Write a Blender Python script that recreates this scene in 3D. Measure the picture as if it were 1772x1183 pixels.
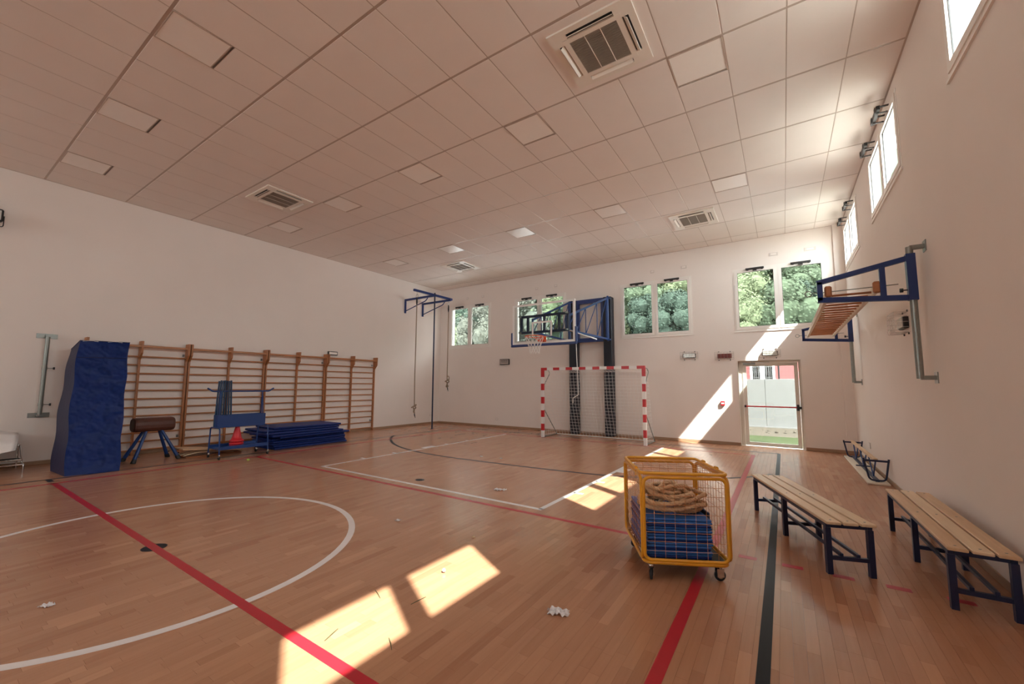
import bpy, math, random
from mathutils import Vector, Matrix
random.seed(7)
PI = math.pi
S = bpy.context.scene
for o in list(bpy.data.objects):
    bpy.data.objects.remove(o)
COL = S.collection

# ------------------------------------------------------------------ room sizes
W, D, H, YB = 13.132, 12.607, 5.5, -9.6
GX, GY = 4.193, 1.318            # ceiling grid origin

# ------------------------------------------------------------------ camera
CAM = Vector((11.7767, 0.0, 1.5451))
FPX, PX, PY = 710.788, 873.496, 598.813
yaw, pit, rol = 0.594944, 0.0946514, 0.00552485
fw = Vector((-math.sin(yaw)*math.cos(pit), math.cos(yaw)*math.cos(pit), math.sin(pit)))
rt = Vector((math.cos(yaw), math.sin(yaw), 0)); up0 = rt.cross(fw)
rt2 = (rt*math.cos(rol) + up0*math.sin(rol)).normalized(); up2 = rt2.cross(fw).normalized()
cam = bpy.data.cameras.new('camera'); co = bpy.data.objects.new('camera', cam); COL.objects.link(co)
co.matrix_world = Matrix(((rt2.x, up2.x, -fw.x, CAM.x), (rt2.y, up2.y, -fw.y, CAM.y), (rt2.z, up2.z, -fw.z, CAM.z), (0, 0, 0, 1)))
cam.sensor_fit = 'HORIZONTAL'; cam.sensor_width = 36.0; cam.lens = FPX/1772*36.0
cam.shift_x = (886-PX)/1772; cam.shift_y = (PY-591.5)/1772
cam.clip_start = 0.05; cam.clip_end = 500
S.camera = co

def project(p):
    d = Vector(p)-CAM; w = d.dot(fw)
    if w <= 0.1: return None
    return (PX+FPX*d.dot(rt2)/w, PY-FPX*d.dot(up2)/w, w)

# ------------------------------------------------------------------ light
SKY, SUN, EXPO = 6.4, 7.6, 1.80
wd = bpy.data.worlds.new('sky'); S.world = wd; wd.use_nodes = True
bg = wd.node_tree.nodes['Background']; bg.inputs[0].default_value = (0.95, 0.965, 1.0, 1); bg.inputs[1].default_value = SKY
sd = Vector((-0.770, 0.436, -1.0)).normalized()
sl = bpy.data.lights.new('sun', 'SUN'); sl.energy = SUN; sl.angle = math.radians(0.6); sl.color = (1.0, 0.965, 0.92)
so = bpy.data.objects.new('sun', sl); COL.objects.link(so); so.rotation_euler = sd.to_track_quat('-Z', 'Y').to_euler(); so.location = (30, -10, 30)
def portal(name, loc, rot, sx, sy):
    l = bpy.data.lights.new(name, 'AREA'); l.shape = 'RECTANGLE'; l.size = sx; l.size_y = sy
    l.cycles.is_portal = True
    o = bpy.data.objects.new(name, l); COL.objects.link(o); o.location = loc; o.rotation_euler = rot
vs = S.view_settings; vs.view_transform = 'Standard'; vs.look = 'None'; vs.gamma = 1.0; vs.use_curve_mapping = False; vs.exposure = EXPO
try:
    S.cycles.max_bounces = 14; S.cycles.diffuse_bounces = 9; S.cycles.glossy_bounces = 4; S.cycles.transmission_bounces = 8
    S.cycles.transparent_max_bounces = 24; S.cycles.use_denoising = True; S.cycles.caustics_reflective = True; S.cycles.blur_glossy = 0.6; S.cycles.caustics_refractive = False
    S.cycles.sample_clamp_indirect = 12.0
except Exception: pass

# ------------------------------------------------------------------ materials
def mat(name, col, rough=0.6, metal=0.0, noise=0.0, nscale=8.0, bump=0.0, bscale=60.0, spec=0.5, coat=0.0, bdist=0.01):
    m = bpy.data.materials.new(name); m.use_nodes = True
    nt = m.node_tree; b = nt.nodes['Principled BSDF']
    b.inputs['Base Color'].default_value = (*col, 1); b.inputs['Roughness'].default_value = rough
    b.inputs['Metallic'].default_value = metal; b.inputs['Specular IOR Level'].default_value = spec
    if coat: b.inputs['Coat Weight'].default_value = coat; b.inputs['Coat Roughness'].default_value = 0.15
    tc = nt.nodes.new('ShaderNodeTexCoord')
    n = nt.nodes.new('ShaderNodeTexNoise'); n.inputs['Scale'].default_value = nscale; n.inputs['Detail'].default_value = 4
    nt.links.new(tc.outputs['Object'], n.inputs['Vector'])
    mx = nt.nodes.new('ShaderNodeMix'); mx.data_type = 'RGBA'
    k = max(noise, 0.02)
    mx.inputs[6].default_value = (*[c*(1-k) for c in col], 1); mx.inputs[7].default_value = (*[min(1, c*(1+k)) for c in col], 1)
    nt.links.new(n.outputs['Fac'], mx.inputs[0]); nt.links.new(mx.outputs[2], b.inputs['Base Color'])
    if bump:
        n2 = nt.nodes.new('ShaderNodeTexNoise'); n2.inputs['Scale'].default_value = bscale
        nt.links.new(tc.outputs['Object'], n2.inputs['Vector'])
        bp = nt.nodes.new('ShaderNodeBump'); bp.inputs['Strength'].default_value = bump; bp.inputs['Distance'].default_value = bdist
        nt.links.new(n2.outputs['Fac'], bp.inputs['Height']); nt.links.new(bp.outputs[0], b.inputs['Normal'])
    return m

def wood(name, a, c, rough=0.5, scale=(30, 3, 30), tone=False, coat=0.0):
    m = bpy.data.materials.new(name); m.use_nodes = True
    nt = m.node_tree; b = nt.nodes['Principled BSDF']; b.inputs['Roughness'].default_value = rough
    tc = nt.nodes.new('ShaderNodeTexCoord'); mp = nt.nodes.new('ShaderNodeMapping'); mp.inputs['Scale'].default_value = scale
    nt.links.new(tc.outputs['Object'], mp.inputs[0])
    n = nt.nodes.new('ShaderNodeTexNoise'); n.inputs['Scale'].default_value = 1.0; n.inputs['Detail'].default_value = 5; n.inputs['Distortion'].default_value = 0.4
    nt.links.new(mp.outputs[0], n.inputs['Vector'])
    mx = nt.nodes.new('ShaderNodeMix'); mx.data_type = 'RGBA'
    mx.inputs[6].default_value = (*a, 1); mx.inputs[7].default_value = (*c, 1)
    if tone:
        at = nt.nodes.new('ShaderNodeAttribute'); at.attribute_name = 'tone'
        ma = nt.nodes.new('ShaderNodeMath'); ma.operation = 'MULTIPLY_ADD'; ma.inputs[1].default_value = 0.42; ma.inputs[2].default_value = -0.21
        nt.links.new(n.outputs['Fac'], ma.inputs[0])
        ad = nt.nodes.new('ShaderNodeMath'); ad.operation = 'ADD'; ad.use_clamp = True
        nt.links.new(ma.outputs[0], ad.inputs[0]); nt.links.new(at.outputs['Fac'], ad.inputs[1])
        nt.links.new(ad.outputs[0], mx.inputs[0])
        n3 = nt.nodes.new('ShaderNodeTexNoise'); n3.inputs['Scale'].default_value = 1.3; n3.inputs['Detail'].default_value = 3
        nt.links.new(tc.outputs['Object'], n3.inputs['Vector'])
        mr = nt.nodes.new('ShaderNodeMapRange'); mr.inputs[3].default_value = 0.16; mr.inputs[4].default_value = 0.30
        nt.links.new(n3.outputs['Fac'], mr.inputs[0]); nt.links.new(mr.outputs[0], b.inputs['Roughness'])
    else:
        nt.links.new(n.outputs['Fac'], mx.inputs[0])
    nt.links.new(mx.outputs[2], b.inputs['Base Color'])
    if coat: b.inputs['Coat Weight'].default_value = coat; b.inputs['Coat Roughness'].default_value = 0.12
    return m

def glass(name, tint=(0.93, 0.97, 0.96), ior=1.45, gloss=1.0):
    m = bpy.data.materials.new(name); m.use_nodes = True; nt = m.node_tree
    for n in list(nt.nodes): nt.nodes.remove(n)
    out = nt.nodes.new('ShaderNodeOutputMaterial'); t = nt.nodes.new('ShaderNodeBsdfTransparent'); t.inputs[0].default_value = (*tint, 1)
    g = nt.nodes.new('ShaderNodeBsdfGlossy'); g.inputs['Roughness'].default_value = 0.02
    f = nt.nodes.new('ShaderNodeFresnel'); f.inputs[0].default_value = ior
    ml = nt.nodes.new('ShaderNodeMath'); ml.operation = 'MULTIPLY'; ml.inputs[1].default_value = gloss
    ge = nt.nodes.new('ShaderNodeNewGeometry'); fr = nt.nodes.new('ShaderNodeMath'); fr.operation = 'SUBTRACT'; fr.inputs[0].default_value = 1.0
    nt.links.new(ge.outputs['Backfacing'], fr.inputs[1]); m2 = nt.nodes.new('ShaderNodeMath'); m2.operation = 'MULTIPLY'
    mx = nt.nodes.new('ShaderNodeMixShader'); nt.links.new(f.outputs[0], ml.inputs[0]); nt.links.new(ml.outputs[0], m2.inputs[0]); nt.links.new(fr.outputs[0], m2.inputs[1]); nt.links.new(m2.outputs[0], mx.inputs[0])
    nt.links.new(t.outputs[0], mx.inputs[1]); nt.links.new(g.outputs[0], mx.inputs[2]); nt.links.new(mx.outputs[0], out.inputs[0])
    return m

M = dict(
    wall=mat('wall_plaster', (0.83, 0.75, 0.695), 0.75, noise=0.03, nscale=1.5, bump=0.15, bscale=180, spec=0.2),
    ext=mat('exterior_plaster', (0.75, 0.60, 0.40), 0.9),
    slab=mat('concrete_slab', (0.3, 0.27, 0.25), 0.9, noise=0.1),
    tile=mat('ceiling_tile_mineral', (0.85, 0.775, 0.725), 0.85, noise=0.03, nscale=2.0, bump=0.25, bscale=300, spec=0.15),
    bar=mat('ceiling_bar_paint', (0.50, 0.40, 0.335), 0.3),
    panel=mat('light_panel_acrylic', (0.93, 0.88, 0.83), 0.3),
    acw=mat('air_unit_plastic', (0.82, 0.76, 0.68), 0.4),
    acg=mat('air_unit_grille', (0.34, 0.29, 0.24), 0.6),
    dark=mat('dark_recess', (0.03, 0.027, 0.025), 0.7),
    pvc=mat('window_frame_pvc', (0.84, 0.79, 0.735), 0.35),
    door=mat('door_frame_aluminium', (0.70, 0.64, 0.56), 0.4),
    black=mat('black_plastic', (0.025, 0.022, 0.022), 0.45),
    glass=glass('window_glass', (0.90, 0.95, 0.94)),
    glass2=glass('dimming_glass', (0.52, 0.54, 0.53)),  # grey tint added to dim the bright view outdoors
    acrylic=glass('backboard_acrylic', (0.86, 0.90, 0.90), 1.4, 0.8),
    plank=wood('parquet_wood', (0.35, 0.152, 0.080), (0.545, 0.285, 0.162), 0.25, (40, 2.2, 40), tone=True),
    base=wood('baseboard_wood', (0.30, 0.17, 0.10), (0.42, 0.26, 0.16), 0.45, (4, 4, 40)),
    lred=mat('court_red_paint', (0.46, 0.018, 0.03), 0.35, noise=0.05, spec=0.35),
    lwht=mat('court_white_paint', (0.78, 0.72, 0.70), 0.28, noise=0.04),
    lblk=mat('court_dark_paint', (0.014, 0.015, 0.022), 0.45, noise=0.1, spec=0.15),
    stickblue=mat('teal_blue_plastic', (0.010, 0.050, 0.115), 0.35),
    navy=mat('navy_steel', (0.012, 0.035, 0.16), 0.35),
    blue=mat('blue_steel', (0.008, 0.045, 0.19), 0.35),
    pad=mat('black_navy_padding', (0.008, 0.009, 0.018), 0.5),
    dnavy=mat('dark_navy_steel', (0.010, 0.016, 0.055), 0.45),
    vinyl=mat('blue_vinyl', (0.003, 0.021, 0.13), 0.55, noise=0.12, nscale=3, bump=1.0, bscale=4, bdist=0.12, spec=0.3),
    vinyl3=mat('bright_blue_vinyl', (0.018, 0.115, 0.40), 0.5, noise=0.1, nscale=5),
    vinyl2=mat('dark_blue_vinyl', (0.007, 0.026, 0.165), 0.5, spec=0.3, noise=0.1, nscale=5, bump=0.2, bscale=30),
    vinyld=mat('navy_vinyl_side', (0.012, 0.014, 0.055), 0.55, noise=0.1, bump=0.3, bscale=14),
    galv=mat('galvanised_steel', (0.28, 0.29, 0.27), 0.4, metal=0.7, noise=0.15, nscale=30),
    chrome=mat('chrome', (0.62, 0.62, 0.62), 0.15, metal=1.0),
    barwood=wood('wall_bar_wood', (0.30, 0.105, 0.035), (0.46, 0.185, 0.07), 0.4, (20, 20, 2)),
    rung=wood('rung_wood', (0.34, 0.13, 0.045), (0.50, 0.21, 0.08), 0.35, (30, 2, 30)),
    pine=wood('pine_slat', (0.66, 0.47, 0.29), (0.86, 0.68, 0.47), 0.45, (35, 2.0, 35)),
    pine2=wood('pine_slat_tan', (0.52, 0.32, 0.17), (0.74, 0.52, 0.33), 0.45, (35, 2.0, 35)),
    pinew=wood('ladder_rail_wood', (0.66, 0.56, 0.44), (0.80, 0.70, 0.58), 0.5, (35, 2.0, 35)),
    lrung=wood('ladder_rung_wood', (0.36, 0.13, 0.05), (0.50, 0.20, 0.085), 0.4, (2, 30, 30)),
    leather=mat('brown_leather', (0.085, 0.025, 0.014), 0.5, noise=0.2, nscale=12, bump=0.15, bscale=80),
    yellow=mat('yellow_enamel', (0.75, 0.34, 0.02), 0.3, noise=0.06, nscale=10),
    wire=mat('orange_wire', (0.60, 0.24, 0.07), 0.4),
    rope=mat('hemp_rope', (0.62, 0.40, 0.235), 0.9, noise=0.25, nscale=60, bump=0.4, bscale=120),
    rope2=mat('old_rope', (0.32, 0.235, 0.165), 0.9, noise=0.2, nscale=40),
    white=mat('white_enamel', (0.82, 0.79, 0.76), 0.35),
    red=mat('red_enamel', (0.52, 0.012, 0.018), 0.35),
    netw=mat('white_net', (0.80, 0.77, 0.74), 0.8),
    orange=mat('orange_rim', (0.75, 0.10, 0.02), 0.4),
    cone=mat('red_cone_plastic', (0.62, 0.02, 0.03), 0.4),
    rubber=mat('black_rubber', (0.02, 0.02, 0.022), 0.6),
    cloth=mat('white_sheet', (0.78, 0.74, 0.72), 0.9, noise=0.04, bump=0.2, bscale=8),
    lamp=mat('lamp_reflector', (0.62, 0.60, 0.55), 0.25, metal=0.3, noise=0.35, nscale=25),
    siren=mat('siren_red', (0.16, 0.015, 0.012), 0.4),
    plastic=glass('clear_plastic', (0.93, 0.92, 0.92), 1.6, 1.0),
    film=mat('crinkled_film', (0.72, 0.68, 0.68), 0.25, noise=0.2, nscale=60),
    stick=mat('green_twig', (0.05, 0.055, 0.015), 0.8),
    lime=mat('lime_plastic', (0.35, 0.60, 0.10), 0.5),
    grass=mat('lawn', (0.050, 0.070, 0.018), 0.95, noise=0.5, nscale=12, bump=0.8, bscale=60),
    pave=mat('pale_paving', (0.33, 0.31, 0.28), 0.9, noise=0.15, nscale=2),
    conc=mat('outdoor_concrete', (0.27, 0.267, 0.26), 0.9, noise=0.12, nscale=3, bump=0.2),
    soil=mat('soil', (0.12, 0.10, 0.075), 0.95, noise=0.3, nscale=10),
    pink=mat('pink_render', (0.26, 0.075, 0.07), 0.9, noise=0.05),
    hill=mat('hill_ground', (0.020, 0.040, 0.018), 1.0, noise=0.4, nscale=0.4),
    leaf0=mat('leaves_mid_hazed', (0.105, 0.14, 0.085), 0.8, noise=0.55, nscale=0.7, spec=0.2),  # hillside leaf colours paled and greyed to carry distance haze
    leaf1=mat('leaves_light_hazed', (0.18, 0.215, 0.12), 0.8, noise=0.5, nscale=0.7, spec=0.2),
    leaf2=mat('leaves_dark_hazed', (0.06, 0.088, 0.065), 0.8, noise=0.5, nscale=0.7, spec=0.2),
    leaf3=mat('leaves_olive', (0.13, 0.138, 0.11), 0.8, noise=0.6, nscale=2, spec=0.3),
    bark=mat('bark', (0.06, 0.045, 0.03), 0.9, noise=0.3),
    paint=mat('sign_print', (0.06, 0.05, 0.05), 0.6),
    signf=mat('sign_face', (0.45, 0.38, 0.34), 0.5),
    socket=mat('socket_plastic', (0.70, 0.62, 0.57), 0.4),
)

# ------------------------------------------------------------------ builder
ORG = {}
class MB:
    def __init__(s): s.v = []; s.f = []; s.m = []; s.sm = []; s.tone = []
    def add(s, vs, fs, mi=0, smooth=False, tone=0.5):
        b = len(s.v); s.v += [tuple(v) for v in vs]
        for f in fs: s.f.append(tuple(b+i for i in f)); s.m.append(mi); s.sm.append(smooth); s.tone.append(tone)
        return s
    def box(s, x0, x1, y0, y1, z0, z1, mi=0, tone=0.5):
        v = [(x0,y0,z0),(x1,y0,z0),(x1,y1,z0),(x0,y1,z0),(x0,y0,z1),(x1,y0,z1),(x1,y1,z1),(x0,y1,z1)]
        return s.add(v, [(0,3,2,1),(4,5,6,7),(0,1,5,4),(1,2,6,5),(2,3,7,6),(3,0,4,7)], mi, False, tone)
    def bbox(s, x0, x1, y0, y1, z0, z1, b=0.004, mi=0):      # box with chamfered vertical and top edges
        b = min(b, (x1-x0)/2.1, (y1-y0)/2.1, (z1-z0)/2.1)
        def ring(i, z): return [(x0+i,y0+b+0*i,z),(x0+b,y0+i,z),(x1-b,y0+i,z),(x1-i,y0+b,z),(x1-i,y1-b,z),(x1-b,y1-i,z),(x0+b,y1-i,z),(x0+i,y1-b,z)]
        rs = [ring(b*0.99, z0), ring(0, z0+b), ring(0, z1-b), ring(b*0.99, z1)]
        v = [p for r in rs for p in r]; f = [tuple(range(7, -1, -1)), tuple(range(24, 32))]
        for k in range(3):
            for i in range(8): f.append((k*8+i, k*8+(i+1) % 8, (k+1)*8+(i+1) % 8, (k+1)*8+i))
        return s.add(v, f, mi)
    def obox(s, a, b, w, h, upv=(0, 0, 1), mi=0):            # oriented bar from a to b, width w, height h
        a, b = Vector(a), Vector(b); d = (b-a).normalized(); u = Vector(upv)
        if abs(d.dot(u)) > 0.98: u = Vector((1, 0, 0))
        sx = d.cross(u).normalized()*(w/2); sz = sx.cross(d).normalized()*(h/2)
        v = [a-sx-sz, a+sx-sz, a+sx+sz, a-sx+sz, b-sx-sz, b+sx-sz, b+sx+sz, b-sx+sz]
        return s.add(v, [(0,3,2,1),(4,5,6,7),(0,1,5,4),(1,2,6,5),(2,3,7,6),(3,0,4,7)], mi)
    def tube(s, pts, r, n=8, mi=0, closed=False, smooth=True, caps=True):
        P = [Vector(p) for p in pts]; N = len(P)
        R = r if isinstance(r, (list, tuple)) else [r]*N
        T = []
        for i in range(N):
            a = P[i-1] if (i > 0 or closed) else P[i]; b = P[(i+1) % N] if (i < N-1 or closed) else P[i]
            t = (b-a); T.append(t.normalized() if t.length > 1e-9 else Vector((0, 0, 1)))
        ref = Vector((0, 0, 1)) if abs(T[0].z) < 0.9 else Vector((1, 0, 0))
        nv = T[0].cross(ref).normalized(); vv = []
        for i in range(N):
            nv = (nv - T[i]*nv.dot(T[i])); nv = nv.normalized() if nv.length > 1e-6 else T[i].orthogonal().normalized()
            bv = T[i].cross(nv)
            for k in range(n):
                a = 2*PI*k/n; vv.append(P[i] + (nv*math.cos(a)+bv*math.sin(a))*R[i])
        f = []
        for i in range(N if closed else N-1):
            j = (i+1) % N
            for k in range(n): f.append((i*n+k, i*n+(k+1) % n, j*n+(k+1) % n, j*n+k))
        s.add(vv, f, mi, smooth)
        if caps and not closed:
            s.add(vv[:n], [tuple(range(n-1, -1, -1))], mi); s.add(vv[-n:], [tuple(range(n))], mi)
        return s
    def lathe(s, prof, c=(0, 0, 0), n=16, mi=0, axis='z', smooth=True):
        v = []
        for r, z in prof:
            for k in range(n):
                a = 2*PI*k/n; p = (r*math.cos(a), r*math.sin(a), z)
                if axis == 'x': p = (z, p[0], p[1])
                if axis == 'y': p = (p[0], z, p[1])
                v.append((p[0]+c[0], p[1]+c[1], p[2]+c[2]))
        f = []
        for i in range(len(prof)-1):
            for k in range(n): f.append((i*n+k, i*n+(k+1) % n, (i+1)*n+(k+1) % n, (i+1)*n+k))
        return s.add(v, f, mi, smooth)
    def prism(s, poly, axis, a, b, mi=0):                    # poly: 2D points in the plane normal to axis
        n = len(poly)
        def P(p, t): return {'x': (t, p[0], p[1]), 'y': (p[0], t, p[1]), 'z': (p[0], p[1], t)}[axis]
        v = [P(p, a) for p in poly]+[P(p, b) for p in poly]
        f = [tuple(range(n-1, -1, -1)), tuple(range(n, 2*n))]+[(i, (i+1) % n, n+(i+1) % n, n+i) for i in range(n)]
        return s.add(v, f, mi)
    def xf(s, mtx):
        s.v = [tuple(mtx @ Vector(v)) for v in s.v]; return s
    def mesh(s, name, mats, off=(0, 0, 0), tone=False):
        me = bpy.data.meshes.new(name)
        me.from_pydata([(v[0]-off[0], v[1]-off[1], v[2]-off[2]) for v in s.v], [], s.f)
        for m in (mats if isinstance(mats, (list, tuple)) else [mats]): me.materials.append(m)
        me.polygons.foreach_set('material_index', s.m); me.polygons.foreach_set('use_smooth', s.sm)
        if tone:
            at = me.attributes.new('tone', 'FLOAT', 'FACE'); at.data.foreach_set('value', s.tone)
        me.update(); return me
    def build(s, name, mats, parent=None, tone=False):       # vertices are in world axes unless the parent was made at the origin
        off = ORG.get(parent.name, Vector()) if parent else Vector()
        me = s.mesh(name, mats, off, tone); o = bpy.data.objects.new(name, me); COL.objects.link(o)
        if parent: o.parent = parent
        ORG[o.name] = Vector(off); return o

def thing(name, label, cat, loc=(0, 0, 0), group=None, local=False, rz=0.0):
    o = bpy.data.objects.new(name, None); COL.objects.link(o); o.location = loc; o.empty_display_size = 0.1
    o.rotation_euler = (0, 0, rz)
    ORG[o.name] = Vector((0, 0, 0)) if local else Vector(loc)
    tag(o, label, cat, group); return o
def tag(o, label, cat, group=None):
    o['label'] = label; o['category'] = cat
    if group: o['group'] = group
    return o
def single(name, mb, mats, label, cat, group=None, loc=None):
    if loc is None:
        xs = [v[0] for v in mb.v]; ys = [v[1] for v in mb.v]; zs = [v[2] for v in mb.v]
        loc = ((min(xs)+max(xs))/2, (min(ys)+max(ys))/2, min(zs))
    me = mb.mesh(name, mats, loc); o = bpy.data.objects.new(name, me); COL.objects.link(o); o.location = loc
    ORG[o.name] = Vector(loc); tag(o, label, cat, group); return o
def struct(name, mb, mats, tone=False):
    o = mb.build(name, mats, None, tone); o['kind'] = 'structure'; return o
def stuff(o): o['kind'] = 'stuff'; return o
def copy_tree(o, parent=None):
    c = o.copy(); COL.objects.link(c)
    if parent: c.parent = parent
    ORG[c.name] = ORG.get(o.name, Vector())
    for ch in [x for x in bpy.data.objects if x.parent == o]: copy_tree(ch, c)
    return c

# ------------------------------------------------------------------ walls with openings
T = 0.30
def wall(name, axis, pos, outward, a0, a1, z0, z1, holes, T=0.30):
    """axis 'x': wall plane x=pos, runs along y. Solid boxes around rectangular holes (a0,a1,z0,z1)."""
    mb = MB(); p0, p1 = sorted((pos, pos+outward*T))
    xs = sorted({a0, a1, *[h[0] for h in holes], *[h[1] for h in holes]})
    for i in range(len(xs)-1):
        m = (xs[i]+xs[i+1])/2; hs = sorted([h for h in holes if h[0] < m < h[1]], key=lambda h: h[2]); z = z0
        for h in hs+[(0, 0, z1, z1)]:
            if h[2] > z+1e-6:
                if axis == 'x': mb.box(p0, p1, xs[i], xs[i+1], z, h[2])
                else: mb.box(xs[i], xs[i+1], p0, p1, z, h[2])
            z = h[3]
    return struct(name, mb, M['wall'])

FW = [(0.52, 2.60), (3.68, 5.76), (7.64, 9.72), (10.76, 12.80)]     # far windows (x ranges)
FZ0, FZ1 = 3.02, 4.72
RW = [(10.25, 12.30), (6.79, 8.86), (2.96, 5.04), (-0.92, 1.14), (-4.75, -2.70)]   # right windows (y ranges); last one unseen, added for daylight
RZ0, RZ1 = 4.27, 5.32
DX0, DX1, DZ = 10.775, 12.16, 2.235                                  # door opening
wall('wall_far', 'y', D, 1, -T, W+T, -0.1, H+0.4, [(a, b, FZ0, FZ1) for a, b in FW]+[(DX0, DX1, 0.0, DZ)])
wall('wall_right', 'x', W, 1, YB, D, -0.1, H+0.4, [(a, b, RZ0, RZ1) for a, b in RW], 0.13)
wall('wall_left', 'x', 0, -1, YB, D, -0.1, H+0.4, [])
BW_ADDED = FW[:2]  # unseen windows behind the camera, added to brighten the right wall
wall('wall_back', 'y', YB, -1, -T, W+T, -0.1, H+0.4, [(a, b, FZ0, FZ1) for a, b in BW_ADDED])

struct('trim_1', MB().box(12.94, W-0.001, D-0.07, D-0.001, 0.0, H), M['wall'])     # corner pilaster

# ------------------------------------------------------------------ floor: planks and court lines
fl = struct('floor', MB().box(-T, W+T, YB-T, D+T, -0.12, -0.012), M['slab'])
PWID = 0.066; cand = []
ncol = int(W/PWID)+1
for c in range(ncol):
    x0, x1 = c*PWID, min((c+1)*PWID, W)
    if x1-x0 < 0.01: continue
    y = YB - random.random()*0.5
    while y < D:
        L = random.choice([0.2, 0.28, 0.34, 0.4, 0.46, 0.52, 0.58]); y1 = min(y+L, D); y0 = max(y, YB)
        if y1-y0 > 0.02:
            r = random.random()
            tone = 0.50+random.gauss(0, 0.08)
            if r < 0.07: tone = 0.14+random.random()*0.15
            elif r > 0.93: tone = 0.78+random.random()*0.12
            ps = [project((xx, yy, 0)) for xx in (x0, x1) for yy in (y0, y1)]
            ar = 0.0
            if all(ps):
                cx = sum(p[0] for p in ps)/4; cy = sum(p[1] for p in ps)/4
                if 0 < cx < 1772 and 0 < cy < 1183:
                    a, b2, c2, d2 = ps[0], ps[1], ps[2], ps[3]
                    ar = abs((d2[0]-a[0])*(b2[1]-c2[1])-(d2[1]-a[1])*(b2[0]-c2[0]))/2
            cand.append([ar, x0, x1, y0, y1, tone])
        y = y1
cand.sort(key=lambda t: -t[0])
g = 0.0004
def pl_add(mb, t): mb.box(t[1]+g, t[2]-g, t[3]+g, t[4]-g, -0.012, 0.0, 0, min(1, max(0, t[5])))
for t in cand[:296]:
    mb = MB(); pl_add(mb, t); mb.build('plank', M['plank'], fl, tone=True)
mb = MB()
for t in cand[296:]: pl_add(mb, t)
stuff(mb.build('planks_beyond', M['plank'], fl, tone=True))

LZ = 0.0012
def strip(name, pts, w, m, closed=False):
    """flat painted band that follows a polyline"""
    P = [Vector((p[0], p[1], 0)) for p in pts]; n = len(P); L = []; Rr = []
    for i in range(n):
        a = P[i-1] if (i > 0 or closed) else P[i]; b = P[(i+1) % n] if (i < n-1 or closed) else P[i]
        d = (b-a).normalized(); nn = Vector((-d.y, d.x, 0))
        L.append(P[i]+nn*w/2); Rr.append(P[i]-nn*w/2)
    v = []
    for i in range(n): v += [(L[i].x, L[i].y, 0.0002), (Rr[i].x, Rr[i].y, 0.0002), (L[i].x, L[i].y, LZ), (Rr[i].x, Rr[i].y, LZ)]
    f = []
    for i in range(n if closed else n-1):
        a, b = i*4, ((i+1) % n)*4
        f += [(a+2, a+3, b+3, b+2), (a, b, b+1, a+1), (a, a+2, b+2, b), (a+1, b+1, b+3, a+3)]
    mb = MB().add(v, f); o = mb.build(name, m, fl); return o
def lab(o, s): o['label'] = s; return o
lab(strip('center_line', [(2.36, 1.5), (11.16, 1.5)], 0.07, M['lred']), 'red line across the middle of the court')
lab(strip('center_line_end', [(1.92, 1.5), (2.2, 1.5)], 0.07, M['lblk']), 'short black end piece of the middle line')
circ = [(6.77+1.755*math.cos(2*PI*k/96), 1.5+1.755*math.sin(2*PI*k/96)) for k in range(96)]
LZ = 0.0009; lab(strip('center_circle', circ, 0.065, M['lwht'], True), 'white centre circle'); LZ = 0.0012
lab(strip('attack_line', [(2.36, 4.45), (11.16, 4.45)], 0.065, M['lred']), 'red line parallel to the middle line')
for a, b in ((11.36, 11.50), (11.69, 11.84), (12.035, 12.175), (12.365, 12.51), (12.70, 12.845)):
    strip('attack_line_dash', [(a, 4.47), (b, 4.47)], 0.07, M['lred'])
for x in (2.385, 11.135):
    strip('red_sideline', [(x, -8.0), (x, 11.04)], 0.075, M['lred'])
strip('red_end_line', [(2.385, 11.02), (11.135, 11.02)], 0.07, M['lred'])
LZ = 0.0006
for x in (1.93, 11.61):
    strip('dark_sideline', [(x, -8.6), (x, 11.62)], 0.066, M['lblk'])
strip('dark_end_line', [(1.93, 11.6), (11.61, 11.6)], 0.07, M['lblk'])
arc = [(1.72, 9.1), (1.83, 8.7), (2.15, 8.3), (2.7, 7.83), (3.3, 7.42), (4.0, 7.1), (4.9, 6.87), (5.8, 6.80), (7, 6.84), (8.1, 6.9), (9.2, 7.05), (10.1, 7.43), (10.96, 8.08), (11.3, 8.48), (11.55, 8.9)]
arc = arc[1:]; A2 = []
for i in range(len(arc)-1):
    p0, p1, p2, p3 = [arc[min(max(j, 0), len(arc)-1)] for j in (i-1, i, i+1, i+2)]
    for k in range(6):
        t = k/6
        A2.append(tuple(0.5*((2*p1[c])+(-p0[c]+p2[c])*t+(2*p0[c]-5*p1[c]+4*p2[c]-p3[c])*t*t+(-p0[c]+3*p1[c]-3*p2[c]+p3[c])*t**3) for c in (0, 1)))
lab(strip('goal_area_line', A2, 0.07, M['lblk']), 'dark curved line round the goal')
LZ = 0.0015
strip('key_line', [(4.45, 4.66), (9.20, 4.66)], 0.065, M['lwht'])
strip('key_line', [(4.475, 4.66), (4.42, 10.98)], 0.065, M['lwht'])
strip('key_line', [(9.175, 4.66), (9.175, 10.98)], 0.065, M['lwht'])
for y in (5.65, 6.5, 8.25, 9.1):
    strip('key_mark', [(9.175, y), (9.32, y)], 0.06, M['lwht']); strip('key_mark', [(4.45, y), (4.30, y)], 0.06, M['lwht'])
strip('key_block', [(9.2, 7.6), (9.36, 7.6)], 0.38, M['lwht']); strip('key_block', [(4.42, 7.6), (4.27, 7.6)], 0.38, M['lwht'])
LZ = 0.0018
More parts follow.
